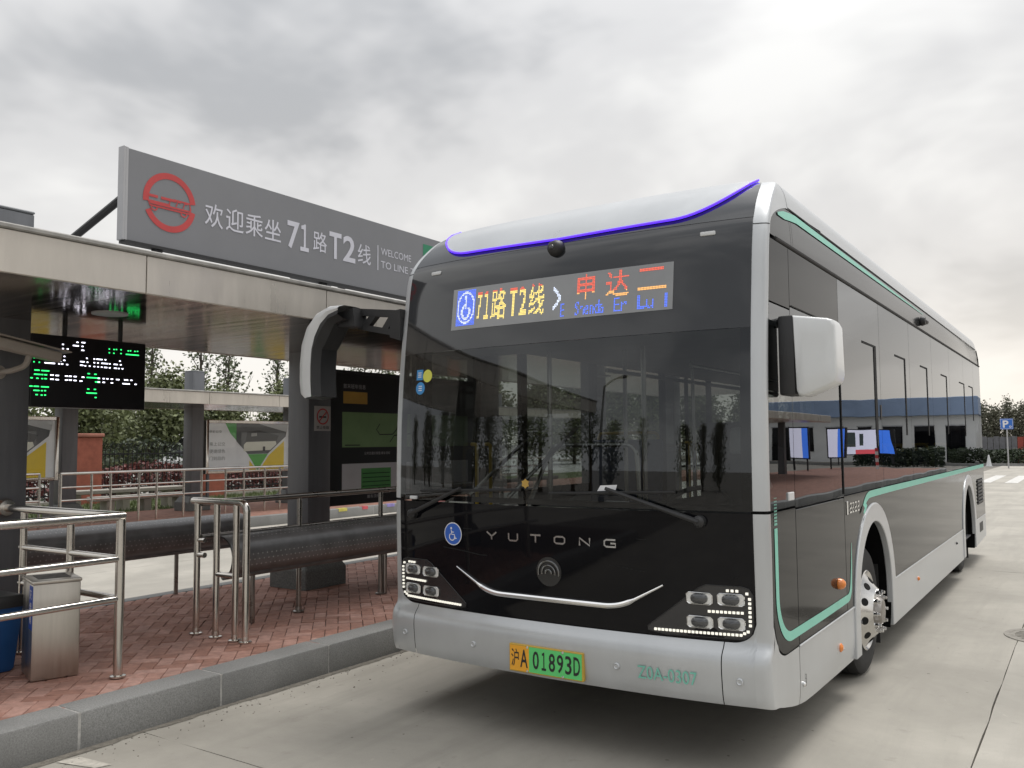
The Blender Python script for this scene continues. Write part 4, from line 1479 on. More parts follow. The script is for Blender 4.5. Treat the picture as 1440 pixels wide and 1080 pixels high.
# herringbone bricks laid at 45 degrees, 200 x 100 mm
BW = 0.105
mbk = MB()
def brick_geo(mb, c, ang, tilt=(0, 0, 0)):
    lx, ly, h, ch = 2*BW-0.005, BW-0.005, 0.045, 0.004
    v = []
    for z, s in ((-h, 0), (-ch, 0), (0, ch)):
        for sx_, sy_ in ((-1, -1), (1, -1), (1, 1), (-1, 1)):
            v.append(((lx/2-s)*sx_, (ly/2-s)*sy_, z))
    ca, sa = math.cos(ang), math.sin(ang)
    vv = [(c[0]+x*ca-y*sa, c[1]+x*sa+y*ca, c[2]+z+x*tilt[0]+y*tilt[1]) for x, y, z in v]
    fs = [(8, 9, 10, 11)]
    for r_ in (0, 4):
        fs += [(r_+i, r_+(i+1) % 4, r_+4+(i+1) % 4, r_+4+i) for i in range(4)]
    mb.add(vv, fs)
bl = []
rb = random.Random(3)
ca, sa = math.cos(PI/4), math.sin(PI/4)
for i in range(-120, 260):
    for j in range(-120, 120):
        # herringbone: horizontal brick starts where (i-j)%4==0, vertical where (i-j)%4==3
        k = (i-j) % 4
        if k == 0:
            cx_, cy_, a = (i+1)*BW, (j+0.5)*BW, 0.0
        elif k == 3:
            cx_, cy_, a = (i+0.5)*BW, (j+1)*BW, PI/2
        else:
            continue
        X = cx_*ca-cy_*sa-4.0
        Y = cx_*sa+cy_*ca-3.0
        if -5.43 < X < -2.46 and -4.2 < Y < 13.5:
            bl.append((X, Y, a+PI/4))
bl.sort(key=lambda q: (q[0]+2.6)**2*0.7+(q[1]+1.2)**2)
bme = None
for n_, (X, Y, a) in enumerate(bl):
    dz = rb.gauss(0, 0.0012)
    tl_ = (rb.gauss(0, 0.008), rb.gauss(0, 0.012))
    if n_ < 300:
        if bme is None:
            mb = MB()
            brick_geo(mb, (0, 0, 0), 0)
            bme = mb.mesh('brick', smooth=0)
            bme.materials.append(BRICK)
        ob = bpy.data.objects.new('brick', bme)
        COL.objects.link(ob)
        ob.parent = plat
        ob.location = Vector((X, Y, PZ-0.005+dz))-WL[plat]
        ob.rotation_euler = (tl_[1], -tl_[0], a+(PI if rb.random() < 0.5 else 0))
    else:
        brick_geo(mbk, (X, Y, PZ-0.005+dz), a, tl_)
ob = mbk.build('bricks', BRICK, plat, smooth=0, fixn=False)
tag(ob, kind='stuff')
fplat = platform('far_platform', -16.2, -12.3, -6, 40)
kerb_row(fplat, -12.5, -12.3, -6, 30, ln=1.98)
# painted kerb patches of the far platform, in playful colours
for k, (y, l, c) in enumerate(((4.3, 0.25, (0.65, 0.55, 0.10)), (4.75, 0.7, (0.50, 0.14, 0.14)), (5.6, 0.3, (0.16, 0.45, 0.22)), (6.2, 0.9, (0.50, 0.13, 0.13)), (9.1, 0.45, (0.55, 0.12, 0.14)), (9.9, 0.5, (0.55, 0.12, 0.14)), (10.6, 0.5, (0.62, 0.55, 0.12)), (11.4, 0.35, (0.60, 0.10, 0.12)), (12.3, 0.5, (0.28, 0.24, 0.55)), (13.3, 0.6, (0.62, 0.52, 0.15)), (14.3, 0.8, (0.50, 0.18, 0.18)))):
    mb = MB().box(-12.40, -12.29, y, y+l*0.55, 0.15, PZ+0.006)
    mb.build('painted_patch', pm('kerb_paint_%d' % k, c, 0.7, var=0.3, vs=9), fplat)

# ------------------------------------------------------------------ shelters
COLW = 0.33
def shelter(name, label, dx, ys, y0, y1, zf, detail=True, panel=1.63, phase=-0.93):
    sh = thing(name, label, 'bus shelter', (dx-4.0, (y0+y1)/2, PZ))
    z0, z1 = zf
    xf, xb = dx-2.5, dx-5.38
    # fascia panels, front and back
    y = phase
    while y > y0:
        y -= panel
    while y < y1:
        a, b = max(y, y0), min(y+panel, y1)
        if b-a > 0.1:
            mb = MB().box(xf-0.03, xf, a+0.004, b-0.004, z0, z1)
            mb.build('fascia_panel', FASCIA, sh, bevel=0.004)
            mb = MB().box(xb, xb+0.03, a+0.004, b-0.004, z0, z1)
            mb.build('fascia_panel', FASCIA, sh, bevel=0.004)
            mb = MB().box(xb+0.034, xf-0.034, a+0.004, b-0.004, z0+0.006, z0+0.02)
            sp = mb.build('soffit_panel', SOFFIT, sh, smooth=0)
        y += panel
    mb = MB().box(xf-0.06, xf+0.018, y0, y1, z1+0.002, z1+0.036)
    mb.build('top_trim', pm('trim_grey', (0.30, 0.29, 0.27), 0.6, var=0.3, vs=9, bump=0.2, bs=20), sh, bevel=0.008)
    mb = MB().box(xb-0.018, xb+0.06, y0, y1, z1+0.002, z1+0.045)
    mb.build('top_trim', pm('trim_grey', (0, 0, 0)), sh, bevel=0.008)
    mb = MB().box(xb+0.06, xf-0.06, y0+0.02, y1-0.02, z1-0.06, z1-0.02)
    mb.build('roof_deck', pm('deck_grey', (0.25, 0.25, 0.25), 0.7, var=0.2), sh)
    for yc in ys:
        mb = MB().box(dx-4.73, dx-4.40, yc-COLW/2, yc+COLW/2, PZ, z1+0.62)
        c = mb.build('column', COLUMN, sh, bevel=0.012, seg=2)
        mb = MB()
        q = [(0.30, 0.0), (0.30, 0.20), (0.21, 0.34)]
        rows = [[(dx-4.565+sx_*r_*0.95, yc+sy_*r_, PZ+h) for sx_, sy_ in ((-1, -1), (1, -1), (1, 1), (-1, 1))] for r_, h in q]
        mb.grid(rows, close=True)
        mb.build('column_base', GRANITED, c, bevel=0.01, smooth=0)
        mb = MB().box(dx-4.733, dx-4.397, yc-COLW/2-0.003, yc+COLW/2+0.003, z1+0.622, z1+0.645)
        mb.build('column_cap', pm('cap_grey', (0.20, 0.21, 0.22), 0.5, var=0.1), c, bevel=0.008)
    return sh
ysn = [-4.18, -0.87, 2.445, 5.76, 9.07, 12.38]
sh1 = shelter('bus_shelter', 'near bus shelter with cream fascia and grey columns beside the bus', 0.0, ysn, -5.6, 14.0, (2.767, 3.022))
sh2 = shelter('bus_shelter', 'far bus shelter across the empty lane with two poster cases', -10.62, [-0.95, 2.3, 5.55, 8.65, 11.7, 14.9, 18.1, 21.3], -3.0, 24.0, (2.64, 2.89), False, 1.93, 1.75)
for y in (-0.55, 3.9, 7.5):
    mb = MB().lathe([(0.004, 0.13), (-0.003, 0.13), (-0.004, 0.12), (-0.002, 0.105), (-0.002, 0.001)], (-3.55, y, 2.769), 'z', 28)
    o = mb.build('downlight', pm('lamp_grey', (0.32, 0.33, 0.34), 0.4, var=0.1), sh1)

# big sign above the roof
sg = thing('route_sign', 'long grey sign board with a red ring emblem standing on the near shelter roof', 'sign', (-2.9, 1.3, 3.04))
SY0, SY1, SZ0, SZ1 = -0.85, 3.9, 3.205, 3.868
mb = MB().box(-2.955, -2.905, SY0, SY1, SZ0, SZ1)
mb.build('board', SIGNG, sg, bevel=0.004)
mb = MB()
mb.box(-2.96, -2.892, SY0-0.022, SY0-0.002, SZ0-0.004, SZ1+0.004)
mb.build('end_cap', SIGNE, sg, bevel=0.003)
mb = MB().box(-2.9049, -2.897, SY0, SY0+0.018, SZ0, SZ1)
mb.build('end_trim', SIGNE, sg)
mb = MB().box(-2.965, -2.89, SY0, SY1, SZ0-0.022, SZ0-0.002)
mb.build('bottom_rail', DARK, sg)
for y in (-0.57, 1.07, 2.7):
    mb = MB().box(-2.96, -2.91, y-0.03, y+0.03, 3.02, SZ0-0.023)
    mb.build('sign_post', DARK, sg)
for y, in ((SY0+0.02,), (1.9,)):
    mb = MB().tube([(-2.955, y, 3.52), (-4.35, y-0.05, 3.02)], 0.028, 8)
    mb.build('strut', DARK, sg)
sf = lambda y, z: (-2.9025, y, z)
sf2 = lambda y, z: (-2.9005, y, z)
lc, lz, lr = -0.492, 3.546, 0.196
_eo = [0.0]
def sfe():
    _eo[0] += 0.0005
    o = _eo[0]
    return lambda y, z: (-2.903+o, y, z)
mb = MB()
strip(mb, arc(lc, lz, lr, 8, 187, 40), 0.046, sfe())
strip(mb, arc(lc, lz, lr, 205, 350, 36), 0.046, sfe())
# stylised bus across the ring
strip(mb, [(lc-0.175, lz+0.022), (lc-0.10, lz+0.022)], 0.020, sfe())
strip(mb, [(lc-0.075, lz+0.022), (lc+0.05, lz+0.022)], 0.020, sfe())
strip(mb, [(lc+0.03, lz+0.028), (lc+0.165, lz+0.028), (lc+0.175, lz-0.02), (lc+0.165, lz-0.05), (lc-0.165, lz-0.05), (lc-0.175, lz-0.02), (lc-0.165, lz-0.018), (lc+0.0, lz-0.018)], 0.013, sfe())
for a, b in ((-0.01, 0.03), (0.05, 0.09), (0.11, 0.15)):
    strip(mb, [(lc+a, lz-0.018), (lc+a+0.012, lz+0.018), (lc+b, lz+0.018)], 0.008, sfe())
strip(mb, [(lc-0.165, lz-0.032), (lc+0.165, lz-0.032)], 0.014, sfe())
strip(mb, arc(lc-0.13, lz-0.058, 0.024, 180, 360, 10), 0.010, sfe())
strip(mb, arc(lc+0.115, lz-0.058, 0.024, 180, 360, 10), 0.010, sfe())
mb.build('emblem', RED, sg, fixn=False)
LETW = pm('sign_letter', (0.62, 0.62, 0.68), 0.5, var=0.06)
for ch, a, b, z0, z1, bo in (('欢', -0.189, -0.022, 3.44, 3.625, .004), ('迎', 0.005, 0.176, 3.445, 3.63, .004), ('乘', 0.195, 0.37, 3.448, 3.628, .004), ('坐', 0.388, 0.56, 3.449, 3.625, .004), ('7', 0.63, 0.765, 3.422, 3.658, .02), ('1', 0.775, 0.872, 3.422, 3.658, .02), ('路', 0.922, 1.085, 3.45, 3.628, .004), ('T', 1.115, 1.265, 3.42, 3.66, .02), ('2', 1.285, 1.443, 3.42, 3.66, .02), ('线', 1.475, 1.649, 3.436, 3.62, .004), ('WELCOME', 1.79, 2.231, 3.566, 3.634, 0), ('TO LINE 71', 1.79, 2.30, 3.44, 3.508, 0)):
    mb = MB()
    text_fit(mb, ch, a, b, z0, z1, sf, bo)
    mb.build('lettering', LETW, sg, fixn=False)
mb = MB()
strip(mb, [(1.747, 3.41), (1.747, 3.65)], 0.012, sf)
mb.build('divider', LETW, sg, fixn=False)
mb = MB().poly([sf(2.42, 3.60), sf(2.80, 3.60), sf(2.80, 3.79), sf(2.42, 3.79)])
mb.build('green_field', pm('sign_green', (0.02, 0.22, 0.11), 0.5, var=0.1), sg, fixn=False)

# LED arrival screen between the columns
sc = thing('arrival_screen', 'black LED screen with green and white dots hung under the near shelter roof', 'screen', (-4.5, -0.2, 2.08))
mb = MB().box(-4.52, -4.405, -0.70, 0.318, 2.08, 2.677)
mb.build('case', pm('screen_black', (0.010, 0.009, 0.011), 0.35, var=0.2), sc, bevel=0.006)
mb = MB()
for y in (-0.4, 0.1):
    mb.cyl((-4.46, y, 2.66), (-4.46, y, 2.775), 0.02, 10)
mb.build('hanger', DARK, sc)
LW = [(-0.32,2.634,0.016),(-0.268,2.636,0.032),(-0.443,2.605,0.015),(-0.333,2.604,0.052),(-0.275,2.603,0.016),(-0.442,2.57,0.015),(-0.402,2.57,0.016),(-0.272,2.57,0.025),(-0.544,2.507,0.017),(-0.477,2.506,0.018),(-0.429,2.506,0.016),(-0.581,2.474,0.013),(-0.549,2.474,0.013),(-0.514,2.473,0.013),(-0.479,2.473,0.033),(-0.428,2.473,0.016),(-0.548,2.441,0.086),(-0.471,2.441,0.015),(-0.445,2.441,0.018),(-0.403,2.439,0.016),(-0.234,2.505,0.014),(-0.168,2.504,0.014),(-0.122,2.504,0.055),(-0.067,2.505,0.014),(0.067,2.503,0.015),(-0.273,2.473,0.039),(-0.228,2.472,0.014),(-0.167,2.472,0.014),(-0.134,2.472,0.014),(-0.074,2.472,0.06),(-0.027,2.472,0.015),(0.028,2.471,0.037),(0.076,2.471,0.015),(-0.278,2.442,0.028),(-0.246,2.439,0.014),(-0.208,2.44,0.014),(-0.166,2.439,0.014),(-0.133,2.439,0.014),(-0.1,2.439,0.014),(-0.064,2.438,0.029),(-0.026,2.437,0.015),(0.027,2.437,0.029),(0.059,2.437,0.015),(0.093,2.437,0.015),(-0.527,2.344,0.028),(-0.484,2.343,0.028),(-0.407,2.343,0.024),(-0.374,2.343,0.025),(-0.332,2.343,0.025),(-0.264,2.342,0.023),(-0.526,2.31,0.028),(-0.483,2.309,0.028),(-0.406,2.31,0.024),(-0.373,2.311,0.025),(-0.332,2.31,0.025),(-0.281,2.308,0.025),(-0.123,2.34,0.019),(-0.079,2.34,0.019),(-0.045,2.34,0.019),(-0.004,2.34,0.022),(0.051,2.339,0.032),(-0.123,2.308,0.021),(-0.078,2.308,0.022),(-0.003,2.307,0.022),(0.13,2.34,0.038),(0.18,2.34,0.02),(0.131,2.306,0.07),(0.222,2.306,0.02)]
LG = [(-0.034,2.601,0.012),(0.01,2.601,0.012),(0.032,2.603,0.012),(0.076,2.604,0.012),(-0.033,2.569,0.012),(0.009,2.568,0.012),(0.076,2.571,0.012),(0.144,2.6,0.013),(0.166,2.602,0.013),(0.208,2.601,0.013),(0.234,2.603,0.013),(0.185,2.568,0.127),(-0.642,2.508,0.011),(-0.676,2.475,0.01),(-0.634,2.475,0.011),(-0.676,2.443,0.01),(-0.633,2.442,0.011),(-0.65,2.377,0.042),(-0.582,2.376,0.064),(-0.647,2.343,0.053),(-0.607,2.343,0.015),(-0.579,2.343,0.024),(-0.691,2.312,0.019),(-0.645,2.311,0.019),(-0.606,2.31,0.015),(-0.578,2.311,0.021),(-0.694,2.245,0.025),(-0.652,2.245,0.042),(-0.582,2.244,0.064),(-0.65,2.212,0.048),(-0.606,2.212,0.015),(-0.58,2.213,0.015),(-0.647,2.178,0.019),(-0.607,2.176,0.015),(-0.579,2.177,0.015),(-0.214,2.375,0.021),(-0.155,2.373,0.021),(-0.179,2.342,0.106),(-0.137,2.308,0.04),(-0.215,2.243,0.019),(-0.156,2.243,0.019),(-0.185,2.21,0.094),(-0.148,2.174,0.017)]
for lst, cn, col in ((LW, 'white', (0.85, 0.85, 1.0)), (LG, 'green', (0.03, 0.9, 0.18))):
    mb = MB()
    for y, z, w in lst:
        mb.poly([(-4.4035, y-w/2, z-0.0046), (-4.4035, y+w/2, z-0.0046), (-4.4035, y+w/2, z+0.0046), (-4.4035, y-w/2, z+0.0046)])
    tag(mb.build('led_dashes', emitm('screen_'+cn, col, 2.2 if cn == 'white' else 1.6), sc, fixn=False, smooth=0), kind='stuff')

# security camera on the left column
cc = thing('security_camera', 'beige security camera on a bracket fixed to the leftmost near column', 'camera', (-4.35, -1.0, 2.35))
CCM = pm('camera_beige', (0.33, 0.30, 0.265), 0.5, var=0.12, vs=9)
a_, b_ = Vector((-4.12, -1.12, 2.545)), Vector((-4.12, -0.62, 2.46))
d_ = (b_-a_).normalized()
an = math.atan2(d_.z, d_.y)
mid = (a_+b_)/2
mb = MB().obox(mid, 0.10, 0.50, 0.085, 0, an)
mb.build('housing', CCM, cc, bevel=0.02, seg=3)
mb = MB().obox(mid+Vector((0, 0.02, 0.055)), 0.125, 0.60, 0.012, 0, an)
mb.build('sun_shield', CCM, cc, bevel=0.004)
mb = MB().obox(b_+d_*0.002, 0.075, 0.012, 0.06, 0, an)
mb.build('lens_window', LENS, cc)
mb = MB()
mb.tube(rpath([(-4.12, -0.86, 2.46), (-4.12, -0.88, 2.38), (-4.20, -0.95, 2.34), (-4.38, -0.95, 2.34)], 0.04), 0.022, 10)
mb.cyl((-4.405, -0.95, 2.34), (-4.385, -0.95, 2.34), 0.055, 16)
mb.build('bracket', CCM, cc)

# no-smoking plate on the second column
ns = thing('no_smoking_sign', 'small no smoking plate on the column behind the white mirror', 'sign', (-4.39, 2.45, 1.9))
cf = lambda o: (lambda y, z: (-4.398+o, y, z))
mb = MB().box(-4.3985, -4.392, 2.355, 2.60, 1.905, 2.18)
mb.build('plate', pm('plate_pale', (0.42, 0.40, 0.39), 0.5, var=0.06), ns, bevel=0.002)
mb = MB()
strip(mb, arc(2.478, 2.065, 0.082, 0, 360, 32), 0.016, cf(0.0075))
strip(mb, [(2.42, 2.007), (2.536, 2.123)], 0.014, cf(0.0085))
mb.build('red_ring', RED, ns, fixn=False)
mb = MB()
strip(mb, [(2.425, 2.06), (2.53, 2.06)], 0.018, cf(0.007))
strip(mb, [(2.52, 2.08), (2.535, 2.10), (2.525, 2.12)], 0.006, cf(0.007))
text_fit(mb, '禁止吸烟', 2.385, 2.57, 1.925, 1.962, cf(0.007), 0.006)
mb.build('print', pm('print_black', (0, 0, 0)), ns, fixn=False)

# information board between the second and third column
ib = thing('information_board', 'dark information board with a green map and pale timetable under the near shelter', 'notice board', (-4.55, 4.1, 1.05))
BY0, BY1 = 2.63, 5.58
mb = MB().box(-4.64, -4.50, BY0, BY1, 1.055, 2.615)
mb.build('board', pm('board_black', (0.020, 0.021, 0.023), 0.3, ior=1.6, var=0.15), ib, bevel=0.006)
mb = MB()
mb.box(-4.499, -4.485, BY0, BY0+0.04, 1.055, 2.615)
mb.box(-4.499, -4.485, BY0, BY1, 2.575, 2.614)
mb.build('frame', DARK, ib)
bf = lambda o: (lambda y, z: (-4.4995+o, y, z))
def rect(y0, y1, z0, z1, o=0.001):
    f = bf(o)
    return MB().poly([f(y0, z0), f(y1, z0), f(y1, z1), f(y0, z1)])
rect(2.90, 3.30, 2.23, 2.37).build('orange_panel', pm('board_orange', (0.55, 0.33, 0.06), 0.5, var=0.12), ib, fixn=False)
rect(2.885, 5.3, 1.72, 2.13).build('map_panel', pm('board_green', (0.22, 0.36, 0.16), 0.45, var=0.12), ib, fixn=False)
rect(2.885, 5.3, 1.19, 1.53).build('timetable_panel', pm('board_pale', (0.6, 0.6, 0.62), 0.5, var=0.06), ib, fixn=False)
rect(3.20, 3.72, 1.215, 1.47, 0.002).build('timetable_field', pm('board_green2', (0.08, 0.30, 0.08), 0.5, var=0.15), ib, fixn=False)
mb = MB()
for k in range(4):
    strip(mb, [(3.22, 1.26+0.05*k), (3.70, 1.26+0.05*k)], 0.012, bf(0.003))
mb.build('timetable_lines', pm('line_dark', (0.015, 0.06, 0.02), 0.6, var=0.1), ib, fixn=False)
mb = MB()
strip(mb, [(3.52, 2.0), (3.46, 1.93), (3.52, 1.87), (3.75, 1.875), (3.82, 1.93), (3.86, 2.0)], 0.012, bf(0.002))
strip(mb, [(3.70, 1.78), (3.78, 1.86), (4.3, 1.9), (4.8, 1.8)], 0.012, bf(0.0025))
strip(mb, [(2.93, 1.745), (3.18, 1.745)], 0.012, bf(0.002))
mb.build('map_lines', pm('print_black', (0, 0, 0)), ib, fixn=False)
mb = MB()
text_fit(mb, '首末班车信息', 2.90, 3.27, 2.405, 2.46, bf(0.002), 0.0)
text_fit(mb, '公共交通示意图·乘车须知', 3.25, 3.70, 1.63, 1.665, bf(0.002), 0.0)
text_fit(mb, '乘车须知', 3.30, 3.52, 1.115, 1.155, bf(0.002), 0.0)
mb.build('captions', pm('caption_grey', (0.5, 0.5, 0.52), 0.6, var=0.1), ib, fixn=False)

# ------------------------------------------------------------------ railings, benches, bins
RR = 0.026
def flange(mb, x, y):
    mb.lathe([(0.0, 0.052), (0.010, 0.052), (0.014, 0.040), (0.016, 0.030), (0.05, 0.028)], (x, y, PZ), 'z', 16)
def rail_thing(label, loc, group=None):
    return thing('railing', label, 'railing', loc, group)
r1 = rail_thing('bright steel corner railing in the left foreground in front of the litter bins', (-2.81, -0.88, PZ))
for x, y, r_ in ((-2.81, -0.88, 0.031), (-3.43, -0.88, RR), (-4.08, -0.88, RR), (-2.81, -2.35, 0.031), (-2.81, -3.9, 0.031)):
    mb = MB().cyl((x, y, PZ), (x, y, 1.265), r_, 16)
    p_ = mb.build('post', STEEL, r1)
    mb = MB()
    flange(mb, x, y)
    mb.build('flange', STEEL, p_)
for z, r_ in ((1.285, 0.030), (1.0, 0.022), (0.735, 0.022)):
    mb = MB().tube([(-2.81, -0.86 if z > 1.2 else -0.9, z), (-2.81, -4.2, z)], r_, 14)
    mb.build('rail', STEEL, r1)
    mb = MB().tube([(-2.84, -0.88, z), (-4.11 if z < 1.2 else -4.36, -0.88, z)], r_, 14)
    mb.build('rail', STEEL, r1)
mb = MB().lathe([(-0.03, 0.02), (-0.025, 0.06), (0.0, 0.075), (0.025, 0.06), (0.03, 0.02)], (-4.36, -0.88, 1.285), 'x', 20)
mb.build('end_ball', STEEL, r1)
r2_ = rail_thing('steel hoop of four close posts at the head of the black perforated bench', (-3.2, 0.23, PZ))
for x in (-3.50, -3.25, -3.01):
    mb = MB().cyl((x, 0.23, PZ), (x, 0.23, 1.285), RR, 14)
    p_ = mb.build('post', STEEL, r2_)
    mb = MB()
    flange(mb, x, 0.23)
    mb.build('flange', STEEL, p_)
mb = MB().tube(rpath([(-3.56, 0.23, 1.30), (-2.885, 0.23, 1.30), (-2.885, 0.23, PZ)], 0.07, 6), 0.028, 14)
mb.build('hoop', STEEL, r2_)
mb = MB()
flange(mb, -2.885, 0.23)
mb.build('flange', STEEL, r2_)
mb = MB().tube([(-3.25, 0.23, 0.72), (-3.01, 0.23, 0.72)], 0.022, 10)
mb.tube([(-3.50, 0.23, 0.86), (-3.40, 0.23, 0.86)], 0.022, 10)
mb.tube([(-3.50, 0.23, 0.98), (-3.40, 0.23, 0.98)], 0.018, 10)
mb.build('cross_rail', STEEL, r2_)
r3 = rail_thing('long straight steel railing behind the near bench running towards the bus door', (-3.49, 3.0, PZ))
STEEL_SHADE = pm('shaded_steel', (0.30, 0.285, 0.265), 0.3, 1.0, var=0.2, vs=5, rvar=0.08)  # stainless steel with the reflected shade darkened into its colour
for y in (1.326, 2.435, 3.55, 4.66, 5.77):
    mb = MB().cyl((-3.49, y, PZ), (-3.49, y, 1.27), 0.024, 12)
    p_ = mb.build('post', STEEL_SHADE, r3)
    mb = MB()
    flange(mb, -3.49, y)
    mb.build('flange', STEEL_SHADE, p_)
for z, r_ in ((1.28, 0.027), (1.0, 0.020)):
    mb = MB().tube([(-3.49, 0.26, z), (-3.49, 6.0, z)], r_, 12)
    mb.build('rail', STEEL_SHADE, r3)
BENCH = pm('bench_metal', (0.20, 0.20, 0.202), 0.42, 0.5, var=0.25, vs=6, rvar=0.08)
def bench(label, x, y0, y1, sd):
    b = thing('bench', label, 'bench', (x, (y0+y1)/2, PZ))
    pr = [(-0.02, 1.0), (0.05, 0.99), (0.10, 0.965), (0.14, 0.93), (0.165, 0.885), (0.175, 0.835), (0.17, 0.785), (0.155, 0.735), (0.13, 0.70), (0.09, 0.675)]
    def at(t):
        k = t*(len(pr)-1)
        i = min(int(k), len(pr)-2)
        q = k-i
        return pr[i][0]*(1-q)+pr[i+1][0]*q, pr[i][1]*(1-q)+pr[i+1][1]*q
    n = 24
    o = [at(i/n) for i in range(n+1)]
    rows = [[(x+sd*a, y, z) for a, z in o] for y in lin(y0, y1, 8)]
    mb = MB().grid(rows)
    mb.grid([[(x+sd*(a-0.012), y, z-0.008) for a, z in o] for y in (y0, y1)])
    s = mb.build('seat_shell', BENCH, b, fixn=False)
    mb = MB()  # pale flat dots painted for the light showing through the holes
    for t in (0.12, 0.20, 0.56, 0.66, 0.76):
        a, z = at(t)
        a2, z2 = at(t+0.02)
        tv = Vector((sd*(a2-a), 0, z2-z)).normalized()
        nv = Vector((-tv.z, 0, tv.x))
        if nv.x*sd < 0:
            nv = -nv
        c0 = Vector((x+sd*a, 0, z))+nv*0.0015
        y = y0+0.06
        k = 0
        while y < y1-0.05:
            c = c0+Vector((0, y+(0.02 if t in (0.20, 0.66) else 0), 0))
            mb.poly([c+tv*0.0075, c+Vector((0, 0.0075, 0)), c-tv*0.0075, c-Vector((0, 0.0075, 0))])
            y += 0.05
    h = mb.build('hole_light_dots', pm('bench_hole_light', (0.45, 0.45, 0.43), 0.6, 0.0, var=0.3, vs=30), s, fixn=False, smooth=0)
    tag(h, kind='stuff')
    mb = MB().tube([(x+sd*0.05, y0, 0.66), (x+sd*0.05, y1, 0.66)], 0.03, 10)
    mb.build('support_beam', BENCH, b)
    y = y0+0.35
    while y < y1:
        mb = MB().cyl((x, y, PZ), (x, y, 0.68), 0.022, 10)
        mb.build('leg', STEEL_SHADE, b)
        y += 1.7
    return b
bench('black perforated lean bench beside the four close posts', -3.46, 0.42, 6.0, 1)
bench('black perforated lean bench at the back edge of the near platform facing the empty lane', -5.30, -0.75, 2.1, 1)
# far railing
fr_ = rail_thing('long three-bar steel railing on the far platform', (-13.4, 9, PZ))
for z, r_ in ((1.24, 0.03), (0.98, 0.02), (0.735, 0.02)):
    mb = MB().tube([(-13.4, 4.48, z), (-13.4, 22, z)], r_, 8)
    mb.build('rail', STEEL, fr_)
for k, y in enumerate((4.48, 5.09, 5.48, 6.09, 6.49, 7.13, 7.57, 8.2, 8.7, 9.3, 9.75, 10.4, 10.9, 12, 13, 14, 15, 16, 17, 18, 19, 20, 21)):
    mb = MB().cyl((-13.4, y, PZ), (-13.4, y, 1.24), 0.024 if k else 0.03, 8)
    mb.build('post', STEEL, fr_)
fr2 = rail_thing('short three-bar steel railing at the left end of the far platform', (-13.7, 3.4, PZ))
for z in (1.24, 0.98, 0.735):
    mb = MB().tube([(-13.7, 4.25, z), (-13.7, 1.0, z)], 0.022, 8)
    mb.build('rail', STEEL, fr2)
for y in (4.25, 3.75, 3.0, 2.2, 1.2):
    mb = MB().cyl((-13.7, y, PZ), (-13.7, y, 1.24), 0.024, 8)
    mb.build('post', STEEL, fr2)

# stainless litter bin with a blue label
bn = thing('litter_bin', 'square brushed steel ash bin with a narrow blue label at the left', 'bin', (-3.30, -1.11, PZ))
rz = R(-18)
bc = Vector((-3.30, -1.075, 0))
bm_ = Matrix.Rotation(rz, 4, 'Z')
def BP(p):
    return tuple(bc+bm_ @ Vector(p))
def bbox(x0, x1, y0, y1, z0, z1):
    mb = MB().box(x0, x1, y0, y1, z0, z1)
    mb.v = [BP(p) for p in mb.v]
    return mb
bbox(-0.18, 0.18, -0.145, 0.145, PZ, 0.845).build('body', BRUSH, bn, bevel=0.008, seg=2)
bbox(-0.188, 0.188, -0.152, 0.152, 0.8455, 0.868).build('lid', BRUSH, bn, bevel=0.006, seg=2)
bbox(-0.13, 0.10, -0.10, 0.10, 0.8665, 0.8695).build('ash_tray', pm('ash', (0.10, 0.095, 0.09), 0.8, var=0.5, vs=30, bump=0.4), bn)
bbox(0.075, 0.181, -0.1475, -0.1455, 0.55, 0.835).build('label', pm('label_blue', (0.03, 0.08, 0.42), 0.45, var=0.1), bn)
mb = MB()
for k, ch in enumerate('灭烟桶'):
    text_fit(mb, ch, 0.095, 0.160, 0.745-0.078*k, 0.805-0.078*k, lambda x, z: BP((x, -0.1485, z)), 0.01)
mb.build('label_print', PAINTW, bn, fixn=False)
b2 = thing('litter_bin', 'blue plastic litter bin half hidden behind the brushed steel bin', 'bin', (-3.78, -1.35, PZ))
BLUEP = pm('blue_plastic', (0.015, 0.085, 0.26), 0.45, var=0.15, vs=5)
mb = MB()
q = [(0.19, PZ), (0.20, PZ+0.02), (0.235, 0.66)]
mb.grid([[(-3.79+sx_*h, -1.36+sy_*h, z) for sx_, sy_ in ((-1, -1), (1, -1), (1, 1), (-1, 1))] for h, z in q], close=True)
mb.build('body', BLUEP, b2, bevel=0.02, seg=2)
mb = MB().grid([[(-3.79+sx_*h, -1.36+sy_*h, z) for sx_, sy_ in ((-1, -1), (1, -1), (1, 1), (-1, 1))] for h, z in ((0.25, 0.655), (0.25, 0.70), (0.23, 0.735), (0.01, 0.75))], close=True)
mb.build('lid', DARK, b2, bevel=0.01, seg=2)
tb = thing('plastic_crate', 'teal plastic box lying by the far lane behind the left railing', 'box', (-10.9, 3.6, 0))
mb = MB().box(-11.3, -10.7, 2.7, 4.6, 0, 0.30)
mb.build('body', pm('teal_plastic', (0.06, 0.16, 0.20), 0.5, var=0.15), tb, bevel=0.02, seg=2)
mb = MB().box(-11.33, -10.67, 2.67, 4.63, 0.301, 0.335)
mb.build('lid', pm('teal_plastic', (0, 0, 0)), tb, bevel=0.01)

